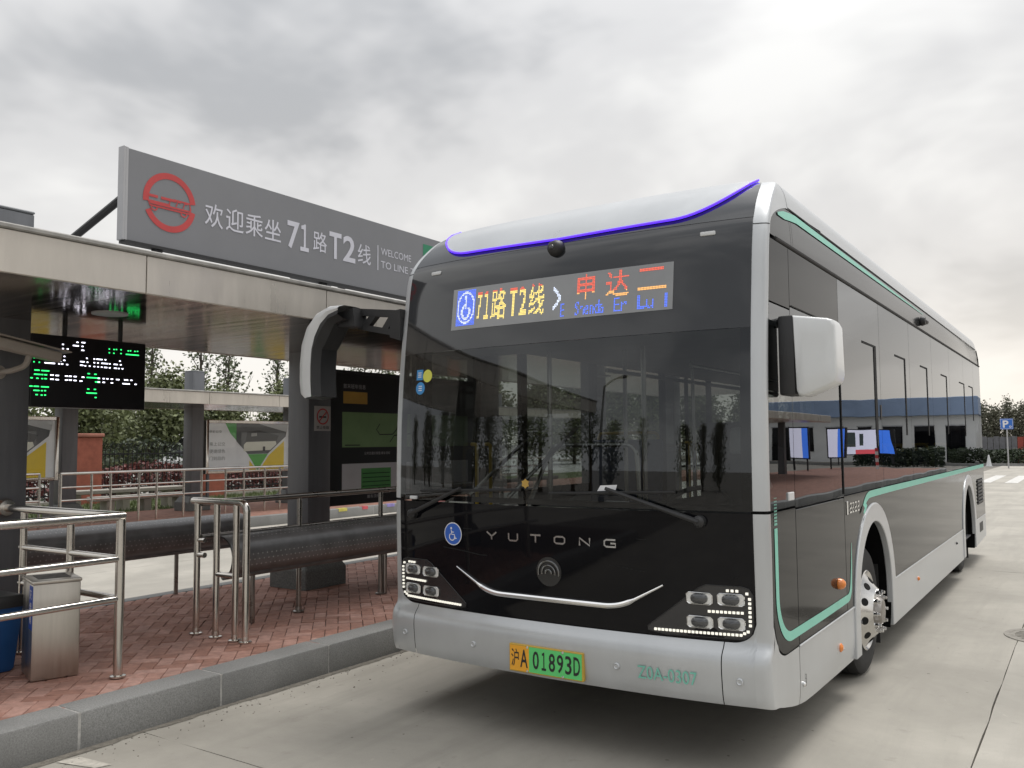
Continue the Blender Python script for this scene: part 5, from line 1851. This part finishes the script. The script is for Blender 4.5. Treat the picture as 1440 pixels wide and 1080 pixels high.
# poster cases of the far shelter
def poster(label, y0, y1, z0=1.06, z1=2.36, mir=False):
    t = thing('poster_case', label, 'poster case', (-15.0, (y0+y1)/2, PZ))
    X = -14.98
    mb = MB()
    mb.box(-15.12, X, y0, y0+0.07, z0, z1)
    mb.box(-15.12, X, y1-0.07, y1, z0, z1)
    mb.box(-15.12, X, y0+0.07, y1-0.07, z1-0.07, z1)
    mb.box(-15.12, X, y0+0.07, y1-0.07, z0, z0+0.07)
    mb.build('frame', STEEL, t, bevel=0.006)
    mb = MB()
    for y in (y0+0.1, y1-0.1):
        mb.box(-15.08, -15.02, y-0.03, y+0.03, PZ, z0)
    mb.build('stand', COLUMN, t)
    a, b, c, d = y0+0.07, y1-0.07, z0+0.07, z1-0.07
    f = lambda o: (lambda u, v: (-15.03+o, a+(b-a)*u, c+(d-c)*v))
    def P(name, pts, col, o):
        mb = MB().poly([f(o)(*p) for p in pts])
        return mb.build(name, pm('poster_'+name, col, 0.45, var=0.05), t, fixn=False)
    P('sheet', [(0, 0), (1, 0), (1, 1), (0, 1)], (0.85, 0.87, 0.90), 0.0)
    P('green_corner', [(0.20, 1), (0.34, 1), (0.34, 0.62), (0.26, 0.78)], (0.10, 0.42, 0.10), 0.002)
    P('photo', [(0.33, 1), (0.98, 1), (0.95, 0.72), (0.72, 0.34), (0.47, 0.34), (0.33, 0.62)], (0.10, 0.105, 0.11), 0.003)
    P('photo_sky', [(0.60, 1), (0.98, 1), (0.97, 0.82)], (0.5, 0.52, 0.54), 0.004)
    P('photo_bus', [(0.42, 0.40), (0.75, 0.42), (0.83, 0.55), (0.82, 0.62), (0.45, 0.60), (0.42, 0.54)], (0.75, 0.76, 0.66), 0.004)
    P('photo_bus_glass', [(0.44, 0.60), (0.83, 0.62), (0.86, 0.74), (0.60, 0.86), (0.46, 0.82)], (0.03, 0.03, 0.032), 0.005)
    P('photo_windscreen', [(0.51, 0.72), (0.58, 0.73), (0.58, 0.80), (0.51, 0.79)], (0.32, 0.33, 0.32), 0.006)
    P('photo_wheel', [(0.655, 0.40), (0.685, 0.40), (0.685, 0.50), (0.655, 0.50)], (0.03, 0.03, 0.03), 0.006)
    P('green_point', [(0.47, 0.335), (0.72, 0.335), (0.60, 0.0), (0.585, 0.0)], (0.11, 0.45, 0.08), 0.004)
    P('yellow_wedge', [(0.62, 0.0), (0.93, 0.0), (0.93, 0.62), (0.73, 0.30)], (0.85, 0.62, 0.04), 0.003)
    P('yellow_wedge', [(0.49, 0.0), (0.575, 0.0), (0.49, 0.20)], (0.85, 0.62, 0.04), 0.003)
    mb = MB()
    text_fit(mb, '申城公交', 0.02, 0.16, 0.79, 0.85, f(0.003), 0.01)
    for k, s in enumerate(('乘上公交', '便捷绿色', '门到目的')):
        text_fit(mb, s, 0.02, 0.20, 0.52-0.15*k, 0.60-0.15*k, f(0.003), 0.0)
    mb.build('print', pm('poster_ink', (0.22, 0.24, 0.24), 0.6, var=0.1), t, fixn=False)
    mb = MB().poly([(-15.0, a, c), (-15.0, b, c), (-15.0, b, d), (-15.0, a, d)])
    mb.build('glass', glassm('case_glass', (0.9, 0.92, 0.92), 1.4), t, fixn=False)
    mb = MB().box(-15.11, -15.032, a, b, c, d)
    mb.build('back', DARK, t)
poster('poster case with a green and yellow bus advert behind the far railing', 8.86, 11.55)
poster('poster case at the left showing the yellow end of its advert', 2.70, 5.30)

# ------------------------------------------------------------------ plants
def leafm(name, col, rnd=0.35):
    if name in MT:
        return MT[name]
    ma = pm(name, col, 0.6, var=0.35, vs=0.8, rnd=rnd)
    b = ma.node_tree.nodes['Principled BSDF']
    b.inputs['Transmission Weight'].default_value = 0.0
    b.inputs['Subsurface Weight'].default_value = 0.0
    return ma
BARK = pm('bark', (0.085, 0.07, 0.055), 0.9, var=0.4, vs=8, bump=0.4, bs=25)
def leaf(mb, c, s, rg):
    d = Vector((rg.gauss(0, 1), rg.gauss(0, 1), rg.gauss(0, 0.7))).normalized()
    n = Vector((rg.gauss(0, 1), rg.gauss(0, 1), rg.gauss(0, 1)))
    w = d.cross(n)
    if w.length < 1e-3:
        return
    w.normalize()
    c = Vector(c)
    mb.add([c-d*s, c+w*s*0.55, c+d*s, c-w*s*0.55], [(0, 1, 2, 3)])
def tree_mesh(h, spread, seed, nb=26, leaves=3200, ls=0.10, up_=0.75, bare=0.18, clump=0.35, top=1.0):
    """tapered trunk, rising limbs with side twigs, leaves clustered on the twigs"""
    rg = random.Random(seed)
    tk, lv = MB(), MB()
    bend = Vector((rg.uniform(-0.04, 0.04), rg.uniform(-0.04, 0.04), 0))
    sp = lambda t: Vector((bend.x*h*t*t+0.05*math.sin(4*t+seed), bend.y*h*t*t+0.05*math.cos(3*t+seed), h*t))
    tk.tube([sp(k/10) for k in range(11)], [max(0.012, 0.024*h*(1-k/10)**0.8) for k in range(11)], 8)
    tips = []
    for i in range(nb):
        t = bare+(0.97-bare)*(i+rg.random())/nb
        a = i*2.399+rg.uniform(-0.4, 0.4)
        ln = spread*(1-0.75*t**1.5*top)*rg.uniform(0.6, 1.15)
        p = sp(t)
        d = Vector((math.cos(a)*(1-up_*0.6), math.sin(a)*(1-up_*0.6), up_*rg.uniform(0.7, 1.2))).normalized()
        pts = [p]
        for k in range(4):
            d = (d+Vector((rg.gauss(0, 0.12), rg.gauss(0, 0.12), 0.10))).normalized()
            pts.append(pts[-1]+d*ln/4)
        r0 = 0.010*h*(1-t)+0.012
        tk.tube(pts, [r0*(1-k/5) for k in range(5)], 5)
        for k in range(1, 5):
            for q in range(2):
                dd = (d+Vector((rg.gauss(0, 0.6), rg.gauss(0, 0.6), rg.gauss(0.2, 0.4)))).normalized()
                e_ = pts[k]+dd*ln*rg.uniform(0.15, 0.32)
                tk.tube([pts[k], e_], [r0*0.3, 0.004], 4, caps=False)
                tips.append((pts[k], e_, rg.uniform(0.3, 1.0)))
    wsum = sum(w for *_, w in tips)
    for a, b, w in tips:
        for _ in range(int(leaves*w/wsum)):
            t = rg.uniform(0.2, 1.15)
            c = a.lerp(b, t)+Vector((rg.gauss(0, clump), rg.gauss(0, clump), rg.gauss(0, clump)))*0.5
            leaf(lv, c, ls*rg.uniform(0.6, 1.3), rg)
    return tk.mesh('trunk', fixn=False), lv.mesh('crown', fixn=False, smooth=0)
_tm = {}
def tree(kind, loc, label, group, lm, scale=1.0, rz=0.0, name='tree'):
    t = thing(name, label, 'tree', loc, group)
    t.rotation_euler = (0, 0, rz)
    t.scale = (scale, scale, scale)
    for nm, me, ma in (('trunk', _tm[kind][0], BARK), ('crown', _tm[kind][1], lm)):
        if not me.materials:
            me.materials.append(ma)
        o = bpy.data.objects.new(nm, me)
        COL.objects.link(o)
        o.parent = t
    return t
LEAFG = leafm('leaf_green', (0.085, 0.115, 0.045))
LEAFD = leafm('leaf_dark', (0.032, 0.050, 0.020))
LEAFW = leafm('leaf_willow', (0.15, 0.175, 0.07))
LEAFO = leafm('leaf_olive_hazed', (0.15, 0.15, 0.10))  # distance haze mixed into the olive leaf colour
LEAFR = leafm('leaf_red', (0.13, 0.028, 0.022))
_tm['pop1'] = tree_mesh(7.4, 1.9, 11, 24, 800, 0.095, 0.85, 0.30, 0.34)
_tm['pop2'] = tree_mesh(7.0, 1.7, 12, 20, 650, 0.095, 0.9, 0.32, 0.30)
_tm['pop3'] = tree_mesh(6.6, 2.2, 13, 22, 850, 0.10, 0.75, 0.25, 0.38)
_tm['will'] = tree_mesh(5.2, 2.6, 21, 34, 9000, 0.12, 0.45, 0.08, 0.75)
_tm['shr'] = tree_mesh(3.6, 1.5, 31, 34, 3400, 0.08, 0.8, 0.03, 0.40)
_tm['shr2'] = tree_mesh(4.2, 1.3, 32, 30, 1700, 0.08, 0.95, 0.05, 0.32)
nthL = 0
ordn = ['first', 'second', 'third', 'fourth', 'fifth', 'sixth', 'seventh', 'eighth', 'ninth', 'tenth', 'eleventh', 'twelfth', 'thirteenth']
for k, (x, y, kd, sc) in enumerate(((-33, 16.5, 'pop2', 0.92), (-33.5, 19.6, 'pop1', 0.93), (-32.5, 21.6, 'pop2', 1.05), (-34, 24.2, 'pop3', 1.12), (-33, 26.6, 'pop1', 0.98), (-33, 28.6, 'pop2', 1.08), (-34, 30.6, 'pop1', 0.95), (-33, 33.2, 'pop3', 1.1), (-34, 36.5, 'pop1', 1.0), (-33, 40, 'pop2', 1.1), (-34, 44, 'pop3', 1.05))):
    tree(kd, (x, y, 0), 'slender young tree rising above the far shelter roof, %s of the row from the left' % ordn[k], 'slender trees beyond the far shelter', LEAFG, sc, k*1.3)
for k, (x, y, sc) in enumerate(((-28, 10.5, 0.72), (-28.5, 13.6, 0.78), (-28, 16.6, 0.80), (-28.5, 19.8, 0.72), (-28, 23, 0.78), (-28.6, 26.4, 0.82), (-28, 30, 0.8))):
    tree('will', (x, y, 0), 'bushy drooping green tree behind the iron fence, %s from the left' % ordn[k], 'bushy trees behind the fence', LEAFW, sc, k*2.1)
for k, (x, y, sc) in enumerate(((-36.5, 15, .6), (-37, 20.5, .64), (-37, 26, 0.6), (-37, 31.5, .68), (-38, 37, .64), (-38, 43, .7))):
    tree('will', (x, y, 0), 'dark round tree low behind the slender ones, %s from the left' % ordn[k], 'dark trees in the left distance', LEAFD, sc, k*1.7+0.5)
for k, (x, y, sc) in enumerate(((-31, 34, 0.95), (-31, 38.5, 1.0), (-31, 43, 1.05), (-30, 48, 1.05), (-30, 53, 1.1), (-29, 58, 1.15), (-28, 63, 1.15), (-26, 68, 1.2), (-23, 73, 1.2), (-19, 76, 1.2), (-15, 78, 1.2))):
    tree('will', (x, y, 0), 'green tree seen through the glass of the bus, %s from the left' % ordn[k], 'trees seen through the bus', LEAFW, sc, k*1.1)
# right distance
for k, (x, y, kd, sc) in enumerate(((-7.2, 66, 'shr2', 1.0), (-5.9, 68, 'shr', 1.12), (-4.7, 66, 'shr', 1.05), (-3.9, 67.5, 'shr', 1.1), (-3.1, 66, 'shr', 1.0), (-2.5, 67.5, 'shr2', 1.05), (-1.8, 66, 'shr', 0.98), (-1.2, 67.5, 'shr', 1.08), (-0.5, 66, 'shr', 1.02), (0.2, 67.5, 'shr2', 1.1), (0.9, 66, 'shr', 1.05), (2.2, 68, 'shr', 1.05), (4.0, 66, 'shr', 1.1))):
    tree(kd, (x, y, 0), 'tall twiggy shrub in the right distance, %s of the row from the left' % ordn[k], 'shrubs in the right distance', LEAFO, sc, k*1.9, 'shrub')
tree('pop1', (-6.3, 74, 0), 'lone taller tree whose top shows past the rear of the bus', None, LEAFD, 1.12, 0.4)
# behind the camera (mirrored in the windscreen)
for k, (x, y, kd, sc) in enumerate(((-31, -28, 'pop1', 0.95), (-27, -29, 'pop3', 0.95), (-23.5, -27, 'pop2', 1.1), (-20.5, -28, 'pop1', 1.05), (-17.2, -27, 'pop2', 1.0), (-14.0, -28, 'pop3', 0.95), (-11.5, -33, 'pop1', 0.8), (-7.5, -36, 'shr', 1.3), (-5.5, -37, 'shr2', 1.2), (-3.0, -37, 'shr', 1.4))):
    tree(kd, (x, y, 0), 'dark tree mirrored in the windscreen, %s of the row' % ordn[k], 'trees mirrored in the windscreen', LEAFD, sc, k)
for k, (x, y, sc) in enumerate(((-33, -22, 1.35), (-30, -23, 1.5), (-27.5, -22, 1.3), (-25.3, -23, 1.55), (-23, -22.5, 1.4), (-20.8, -23, 1.6), (-18.6, -23, 1.35), (-16.3, -24, 1.5), (-13.6, -25, 1.3), (-11.4, -26, 1.1))):
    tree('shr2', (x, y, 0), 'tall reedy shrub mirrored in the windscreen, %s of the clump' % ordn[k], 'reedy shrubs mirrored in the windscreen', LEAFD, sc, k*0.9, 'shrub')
def hedge_mass(name, label, x0, x1, y0, y1, z0, z1, lm, n, seed, s=0.07, parent=None):
    rg = random.Random(seed)
    mb = MB()
    for _ in range(n):
        x, y, z = rg.uniform(x0, x1), rg.uniform(y0, y1), z0+(z1-z0)*rg.random()**0.8
        z *= 1-0.15*math.sin(y*1.7+x)*rg.random()
        leaf(mb, (x, y, max(z0, z)), s*rg.uniform(0.7, 1.3), rg)
    o = mb.build(name, lm, smooth=0, fixn=False)
    return tag(o, label, 'hedge', kind='stuff')
hedge_mass('red_hedge', 'low dark red hedge seen through the iron fence', -22.6, -21.6, 7, 30, 0.15, 1.15, LEAFR, 12000, 1, 0.075)
hedge_mass('clipped_hedge', 'low clipped dark hedge along the road in the right distance', -12, 8, 61.2, 62.6, 0.12, 1.05, LEAFD, 14000, 2, 0.09)
# lawn strip behind the far platform
lawn = MB().poly([(-20.6, -8, 0.16), (-16.2, -8, 0.16), (-16.2, 40, 0.16), (-20.6, 40, 0.16)]).build('lawn', pm('lawn_soil', (0.085, 0.105, 0.035), 0.95, var=0.4, vs=2.2), smooth=0)
tag(lawn, kind='structure')
rg = random.Random(5)
mb = MB()
for _ in range(15000):
    x, y = rg.uniform(-20.4, -16.25), rg.uniform(5, 24)
    a = rg.uniform(0, PI)
    hgt = rg.uniform(0.04, 0.11)
    mb.add([(x-0.012*math.cos(a), y-0.012*math.sin(a), 0.16), (x+0.012*math.cos(a), y+0.012*math.sin(a), 0.16), (x+rg.gauss(0, 0.03), y+rg.gauss(0, 0.03), 0.16+hgt)], [(0, 1, 2)])
gr = mb.build('grass', leafm('grass_blade', (0.10, 0.135, 0.04)), smooth=0, fixn=False)
tag(gr, 'short lawn strip behind the far platform', 'grass', kind='stuff')
mb = MB().poly([(-60, -30, 0.10), (-20.8, -30, 0.10), (-20.8, 120, 0.10), (-60, 120, 0.10)])
pv = mb.build('side_road', concrete('pale_road', (0.46, 0.45, 0.42), (0.3, 0.29, 0.27)), smooth=0)
tag(pv, kind='structure')
mb = MB().box(-40, 40, 60.5, 90, -0.02, 0.12)
vg = mb.build('verge', pm('verge_soil', (0.17, 0.15, 0.12), 0.95, var=0.3, vs=1.5), smooth=0)
tag(vg, kind='structure')
mb = MB()
for k in range(40):
    mb.box(-40+2*k+0.01, -40+2*k+1.99, 60.2, 60.5, -0.02, 0.15)
mb.build('kerb', GRANITE, vg)

# iron fence with brick piers
fx = -20.5
fence = thing('iron_fence', 'black iron picket fence with curved tops between red brick piers', 'fence', (fx, 14, 0.15))
mb = MB()
y = -2.0
while y < 30:
    if not any(abs(y-p) < 0.42 for p in (8.95, 13.05, 17.1, 21.2, 25.3, 4.9, 0.9)):
        mb.tube([(fx, y, 0.28), (fx, y, 1.62), (fx+0.02, y+0.02, 1.74), (fx+0.09, y+0.05, 1.83)], 0.013, 5)
    y += 0.14
pk = mb.build('pickets', pm('iron_black', (0.012, 0.012, 0.013), 0.85, 0.0, var=0.2), fence, fixn=False)
tag(pk, kind='stuff')
mb = MB()
for z in (0.42, 1.52):
    mb.box(fx-0.02, fx+0.02, -2, 30, z-0.02, z+0.02)
mb.build('rail', pm('iron_black', (0, 0, 0)), fence)
mb = MB().box(fx-0.1, fx+0.1, -2, 30, 0.1, 0.27)
mb.build('plinth', CONC2, fence)
PIER = pm('pier_brick', (0.33, 0.10, 0.065), 0.85, var=0.22, vs=6, bump=0.25, bs=40)
for k, yp in enumerate((0.9, 4.9, 8.95, 13.05, 17.1, 21.2, 25.3)):
    h = 2.10
    mb = MB().box(fx-0.36, fx+0.36, yp-0.37, yp+0.37, 0.1, h-0.1)
    p_ = mb.build('pier', PIER, fence, bevel=0.01)
    mb = MB().box(fx-0.40, fx+0.40, yp-0.41, yp+0.41, h-0.099, h)
    mb.build('pier_cap', pm('pier_cap_brick', (0.36, 0.15, 0.11), 0.85, var=0.2), p_, bevel=0.02, seg=2)
# planter benches of concrete on the lawn edge
for k, (y0, y1, z) in enumerate(((6.6, 9.9, 0.42), (6.9, 9.6, 0.30))):
    o = thing('stone_bench', ['upper', 'lower'][k]+' of two long pale concrete slabs behind the far railing', 'bench', (-17.2+k*0.9, 8.2, 0.16))
    x = -17.4+0.9*k
    mb = MB().box(x-0.2, x+0.2, y0, y1, z+0.18, z+0.28)
    mb.build('seat', CONC2, o, bevel=0.015)
    for y in (y0+0.4, (y0+y1)/2, y1-0.4):
        mb = MB().box(x-0.15, x+0.15, y-0.1, y+0.1, 0.16, z+0.18)
        mb.build('leg', CONC2, o, bevel=0.01)
# parked vans beyond the fence
def van(label, x, y, col):
    t = thing('parked_van', label, 'van', (x, y, 0.1))
    pr = [(-2.3, 0.45), (-2.3, 1.1), (-1.9, 1.25), (-1.2, 1.95), (-0.9, 2.05), (2.2, 2.05), (2.3, 1.9), (2.3, 0.45)]
    mb = MB().prism([(x-0.9, y+a, 0.1+b) for a, b in pr], (1.8, 0, 0))
    mb.build('body', pm('van_'+label[:5], col, 0.3, coat=0.5, var=0.05), t, bevel=0.07, seg=3)
    for a, b in ((-1.15, -0.35), (-0.25, 0.75), (0.85, 1.95)):
        mb = MB().box(x+0.895, x+0.915, y+a, y+b, 1.28, 1.85)
        mb.build('window', BLACK, t, bevel=0.008)
    mb = MB().prism([(x-0.8, y-1.93, 1.36), (x-0.8, y-1.25, 2.03), (x-0.8, y-1.23, 2.0), (x-0.8, y-1.9, 1.33)], (1.6, 0, 0))
    mb.build('windscreen', BLACK, t)
    for a in (-1.5, 1.5):
        mb = MB().lathe([(0, 0.2), (0.02, 0.30), (0.0, 0.33), (-0.2, 0.33)], (x+0.9, y+a, 0.43), 'x', 24)
        w = mb.build('wheel', RUBBER, t)
        mb = MB().lathe([(0.0, 0.2), (0.01, 0.12), (0.015, 0.001)], (x+0.9, y+a, 0.43), 'x', 16)
        mb.build('rim', CHROME, w)
    return t
van('white parked van showing beside the far column', -25.2, 17.2, (0.6, 0.6, 0.6))
hedge_mass('tall_hedge', 'dark green hedge close behind the iron fence', -24.5, -23.3, 8, 30, 0.1, 1.9, LEAFD, 7000, 4, 0.08)

# ------------------------------------------------------------------ street furniture, right distance
def lamp(label, x, y, h, arm, dirn, name='street_lamp'):
    t = thing(name, label, 'street lamp', (x, y, 0))
    mb = MB().tube([(x, y, 0), (x, y, h*0.5), (x, y, h-0.35)], [0.09, 0.07, 0.05], 12)
    mb.lathe([(0, 0.16), (0.25, 0.15), (0.3, 0.1)], (x, y, 0), 'z', 16)
    mb.build('pole', pm('lamp_pole', (0.10, 0.10, 0.105), 0.45, 0.3, var=0.1), t)
    dx, dy = dirn
    pts = [(x+dx*arm*s, y+dy*arm*s, h-0.35+0.35*math.sin(s*PI/2)) for s in lin(0, 1, 8)]
    mb = MB().tube(pts, [0.05]*5+[0.04]*4, 8)
    mb.build('arm', pm('lamp_pole', (0, 0, 0)), t)
    e_ = Vector(pts[-1])
    d = Vector((dx, dy, 0.06)).normalized()
    mb = MB().tube([e_-d*0.05, e_+d*0.1, e_+d*0.45, e_+d*0.65], [0.05, 0.11, 0.12, 0.03], 12)
    for i in range(len(mb.v)):
        v = mb.v[i]
        mb.v[i] = (v[0], v[1], e_.z+(v[2]-e_.z)*0.55)
    mb.build('lamp_head', pm('lamp_head', (0.06, 0.06, 0.065), 0.4, var=0.1), t)
    return t
lamp('pale street lamp over the shrubs in the right distance', -3.1, 70, 4.35, 1.3, (-1, 0))
lamp('taller street lamp mirrored in the middle of the windscreen', -9.3, -20, 6.9, 0.9, (1, 0.15))
lamp('shorter street lamp mirrored left of the middle of the windscreen', -17.5, -24, 6.6, 0.9, (-1, -0.15))
ps = thing('parking_sign', 'blue parking sign on a thin pole by the far kerb', 'sign', (-1.52, 55, 0))
mb = MB().cyl((-1.52, 55, 0), (-1.52, 55, 2.9), 0.04, 8)
mb.build('pole', SIGNE, ps)
mb = MB().box(-1.86, -1.18, 54.93, 54.955, 2.32, 2.95)
mb.build('panel', pm('parking_blue', (0.03, 0.15, 0.55), 0.4, var=0.08), ps, bevel=0.01)
mb = MB()
text_fit(mb, 'P', -1.72, -1.42, 2.42, 2.85, lambda x, z: (x, 54.925, z), 0.03)
strip(mb, arc(-1.33, 2.47, 0.05, 0, 360, 10), 0.03, lambda x, z: (x, 54.925, z))
strip(mb, [(-1.83, 2.35), (-1.21, 2.35), (-1.21, 2.92), (-1.83, 2.92)], 0.02, lambda x, z: (x, 54.926, z), closed=True)
mb.build('lettering', PAINTW, ps, fixn=False)
co = thing('traffic_cone', 'small white marker cone at the far kerb right of the bus', 'cone', (-3.4, 58.5, 0))
mb = MB().lathe([(0.03, 0.17), (0.72, 0.04), (0.74, 0.001)], (-2.85, 58.5, 0.0), 'z', 14)
mb.build('cone', WHITE, co)
mb = MB().box(-3.05, -2.65, 58.3, 58.7, 0, 0.035)
mb.build('foot', WHITE, co)
wf = thing('board_fence', 'weathered grey board fence with a red panel in the right distance', 'fence', (-3, 64, 0.12))
mb = None
for k in range(46):
    x = -12+0.36*k
    mb = MB().box(x, x+0.33, 64.0, 64.05, 0.12, 1.9+0.04*math.sin(k*2.3))
    mb.build('board', pm('fence_grey', (0.16, 0.16, 0.17), 0.8, var=0.25, vs=4) if not 29 <= k <= 31 else pm('fence_red', (0.34, 0.07, 0.05), 0.8, var=0.2), wf)

# ------------------------------------------------------------------ the far side of the yard, mirrored in the bus's flank
st_ = thing('station_building', 'white station building with a blue roof band mirrored in the side windows', 'building', (11, 67, 0))
mb = MB().box(6.6, 24, 64, 72, 0, 3.45)
mb.build('wall', pm('wall_white', (0.80, 0.80, 0.78), 0.7, var=0.08, vs=1), st_)
mb = MB().box(6.4, 24.2, 63.6, 72.4, 3.45, 4.75)
mb.build('roof_band', pm('band_blue', (0.30, 0.40, 0.58), 0.5, var=0.12, vs=0.8), st_, bevel=0.03)
for k in range(8):
    x = 7.3+2.05*k
    mb = MB().box(x, x+1.2, 63.96, 64.02, 0.9 if k % 3 else 0.1, 2.7)
    w_ = mb.build('window' if k % 3 else 'door', BLACK, st_)
    mb = MB().box(x-0.06, x+1.26, 63.93, 63.958, 2.7, 2.78)
    mb.build('lintel', SIGNE, w_)
rp = platform('opposite_platform', 6.6, 12.5, 3.0, 47)
kerb_row(rp, 6.4, 6.62, 3.0, 47, ln=1.98)
# lit billboards on the opposite platform
def board(label, x, y, w, bands, z0=0.85, z1=2.35):
    t = thing('lit_billboard', label, 'billboard', (x, y, PZ))
    mb = MB().box(x-w/2-0.06, x+w/2+0.06, y, y+0.18, z0-0.06, z1+0.06)
    mb.build('case', DARK, t)
    mb = MB()
    for q in (-w/2+0.1, w/2-0.1):
        mb.box(x+q-0.04, x+q+0.04, y+0.05, y+0.13, PZ, z0-0.06)
    mb.build('stand', DARK, t)
    for k, (a, b, c, d, cn, col) in enumerate(bands):
        mb = MB().poly([(x-w/2+w*a, y-0.004-0.002*k, z0+(z1-z0)*c), (x-w/2+w*b, y-0.004-0.002*k, z0+(z1-z0)*c), (x-w/2+w*b, y-0.004-0.002*k, z0+(z1-z0)*d), (x-w/2+w*a, y-0.004-0.002*k, z0+(z1-z0)*d)])
        mb.build('panel', emitm('board_'+cn, col, 0.9), t, fixn=False)
WB = ('w', (0.62, 0.62, 0.75))
BB = ('b', (0.05, 0.18, 0.75))
RB = ('r', (0.6, 0.08, 0.10))
board('narrow lit blue and white billboard mirrored at the driver window edge', 12.3, 40.5, 1.0, [(0, 1, 0, 1, *WB), (0, 0.35, 0, 1, *BB)])
board('second narrow lit blue and white billboard mirrored in the side windows', 11.4, 44.5, 0.9, [(0, 1, 0, 1, *WB), (0, 0.4, 0, 1, *BB)])
board('wide lit white billboard with a red foot mirrored in the side windows', 12.2, 53.0, 2.3, [(0, 1, 0, 1, *WB), (0, 0.6, 0, 0.18, *RB), (0.35, 0.5, 0.35, 0.85, 'k', (0.03, 0.04, 0.04)), (0.6, 0.85, 0.3, 0.9, 'k', (0.03, 0.04, 0.04))])
board('plain lit blue billboard mirrored in the side windows', 11.0, 56.0, 0.9, [(0, 1, 0, 1, *BB)])
for k, (x, y) in enumerate(((9.0, 17.5), (11.6, 27.0))):
    t = thing('service_pylon', ['nearer', 'farther'][k]+' grey slotted pylon mirrored in the side windows', 'pylon', (x, y, PZ))
    mb = MB().box(x-0.16, x+0.16, y-0.16, y+0.16, PZ, 3.2)
    mb.build('post', SIGNE, t, bevel=0.01)
    mb = MB()
    for z in (2.5, 2.75, 3.0):
        mb.box(x-0.12, x+0.12, y-0.17, y-0.158, z, z+0.05)
    mb.build('slot', VOID, t)
bo = thing('striped_bollard', 'slim red and white striped post mirrored in the side windows', 'bollard', (10.0, 46.0, PZ))
for k in range(6):
    mb = MB().cyl((9.3, 44.0, PZ+0.18*k), (9.3, 44.0, PZ+0.18*k+0.18), 0.06, 12)
    mb.build('band', RED if k % 2 else WHITE, bo)
hedge_mass('dark_hedge', 'dark hedge mirrored along the foot of the white building', 8.0, 13.5, 57, 58.5, 0.0, 1.2, LEAFD, 5000, 9, 0.10)
for k, (x, y, c) in enumerate(((7.6, 13.2, (0.42, 0.10, 0.03)), (8.2, 15.4, (0.12, 0.16, 0.20)))):
    t = thing('waste_container', ['orange', 'grey blue'][k]+' waste container mirrored low in the driver window', 'bin', (x, y, PZ))
    mb = MB().grid([[(x+sx_*h, y+sy_*h, z) for sx_, sy_ in ((-1, -1), (1, -1), (1, 1), (-1, 1))] for h, z in ((0.26, PZ), (0.33, 1.0), (0.34, 1.03))], close=True)
    mb.build('body', pm('container_%d' % k, c, 0.5, var=0.1), t, bevel=0.03, seg=2)
    mb = MB().grid([[(x+sx_*h, y+sy_*h, z) for sx_, sy_ in ((-1, -1), (1, -1), (1, 1), (-1, 1))] for h, z in ((0.36, 1.02), (0.36, 1.07), (0.30, 1.14), (0.01, 1.17))], close=True)
    mb.build('lid', DARK, t, bevel=0.01)
sh3 = thing('open_shelter', 'pale flat roofed shelter mirrored in the driver window', 'bus shelter', (11.5, 24, PZ))
mb = MB().box(9.6, 13.5, 18, 36, 2.55, 2.85)
mb.build('roof', FASCIA, sh3, bevel=0.02)
for y in (19, 23, 27, 31, 35):
    mb = MB().box(11.4, 11.65, y-0.12, y+0.12, PZ, 2.55)
    mb.build('column', COLUMN, sh3)
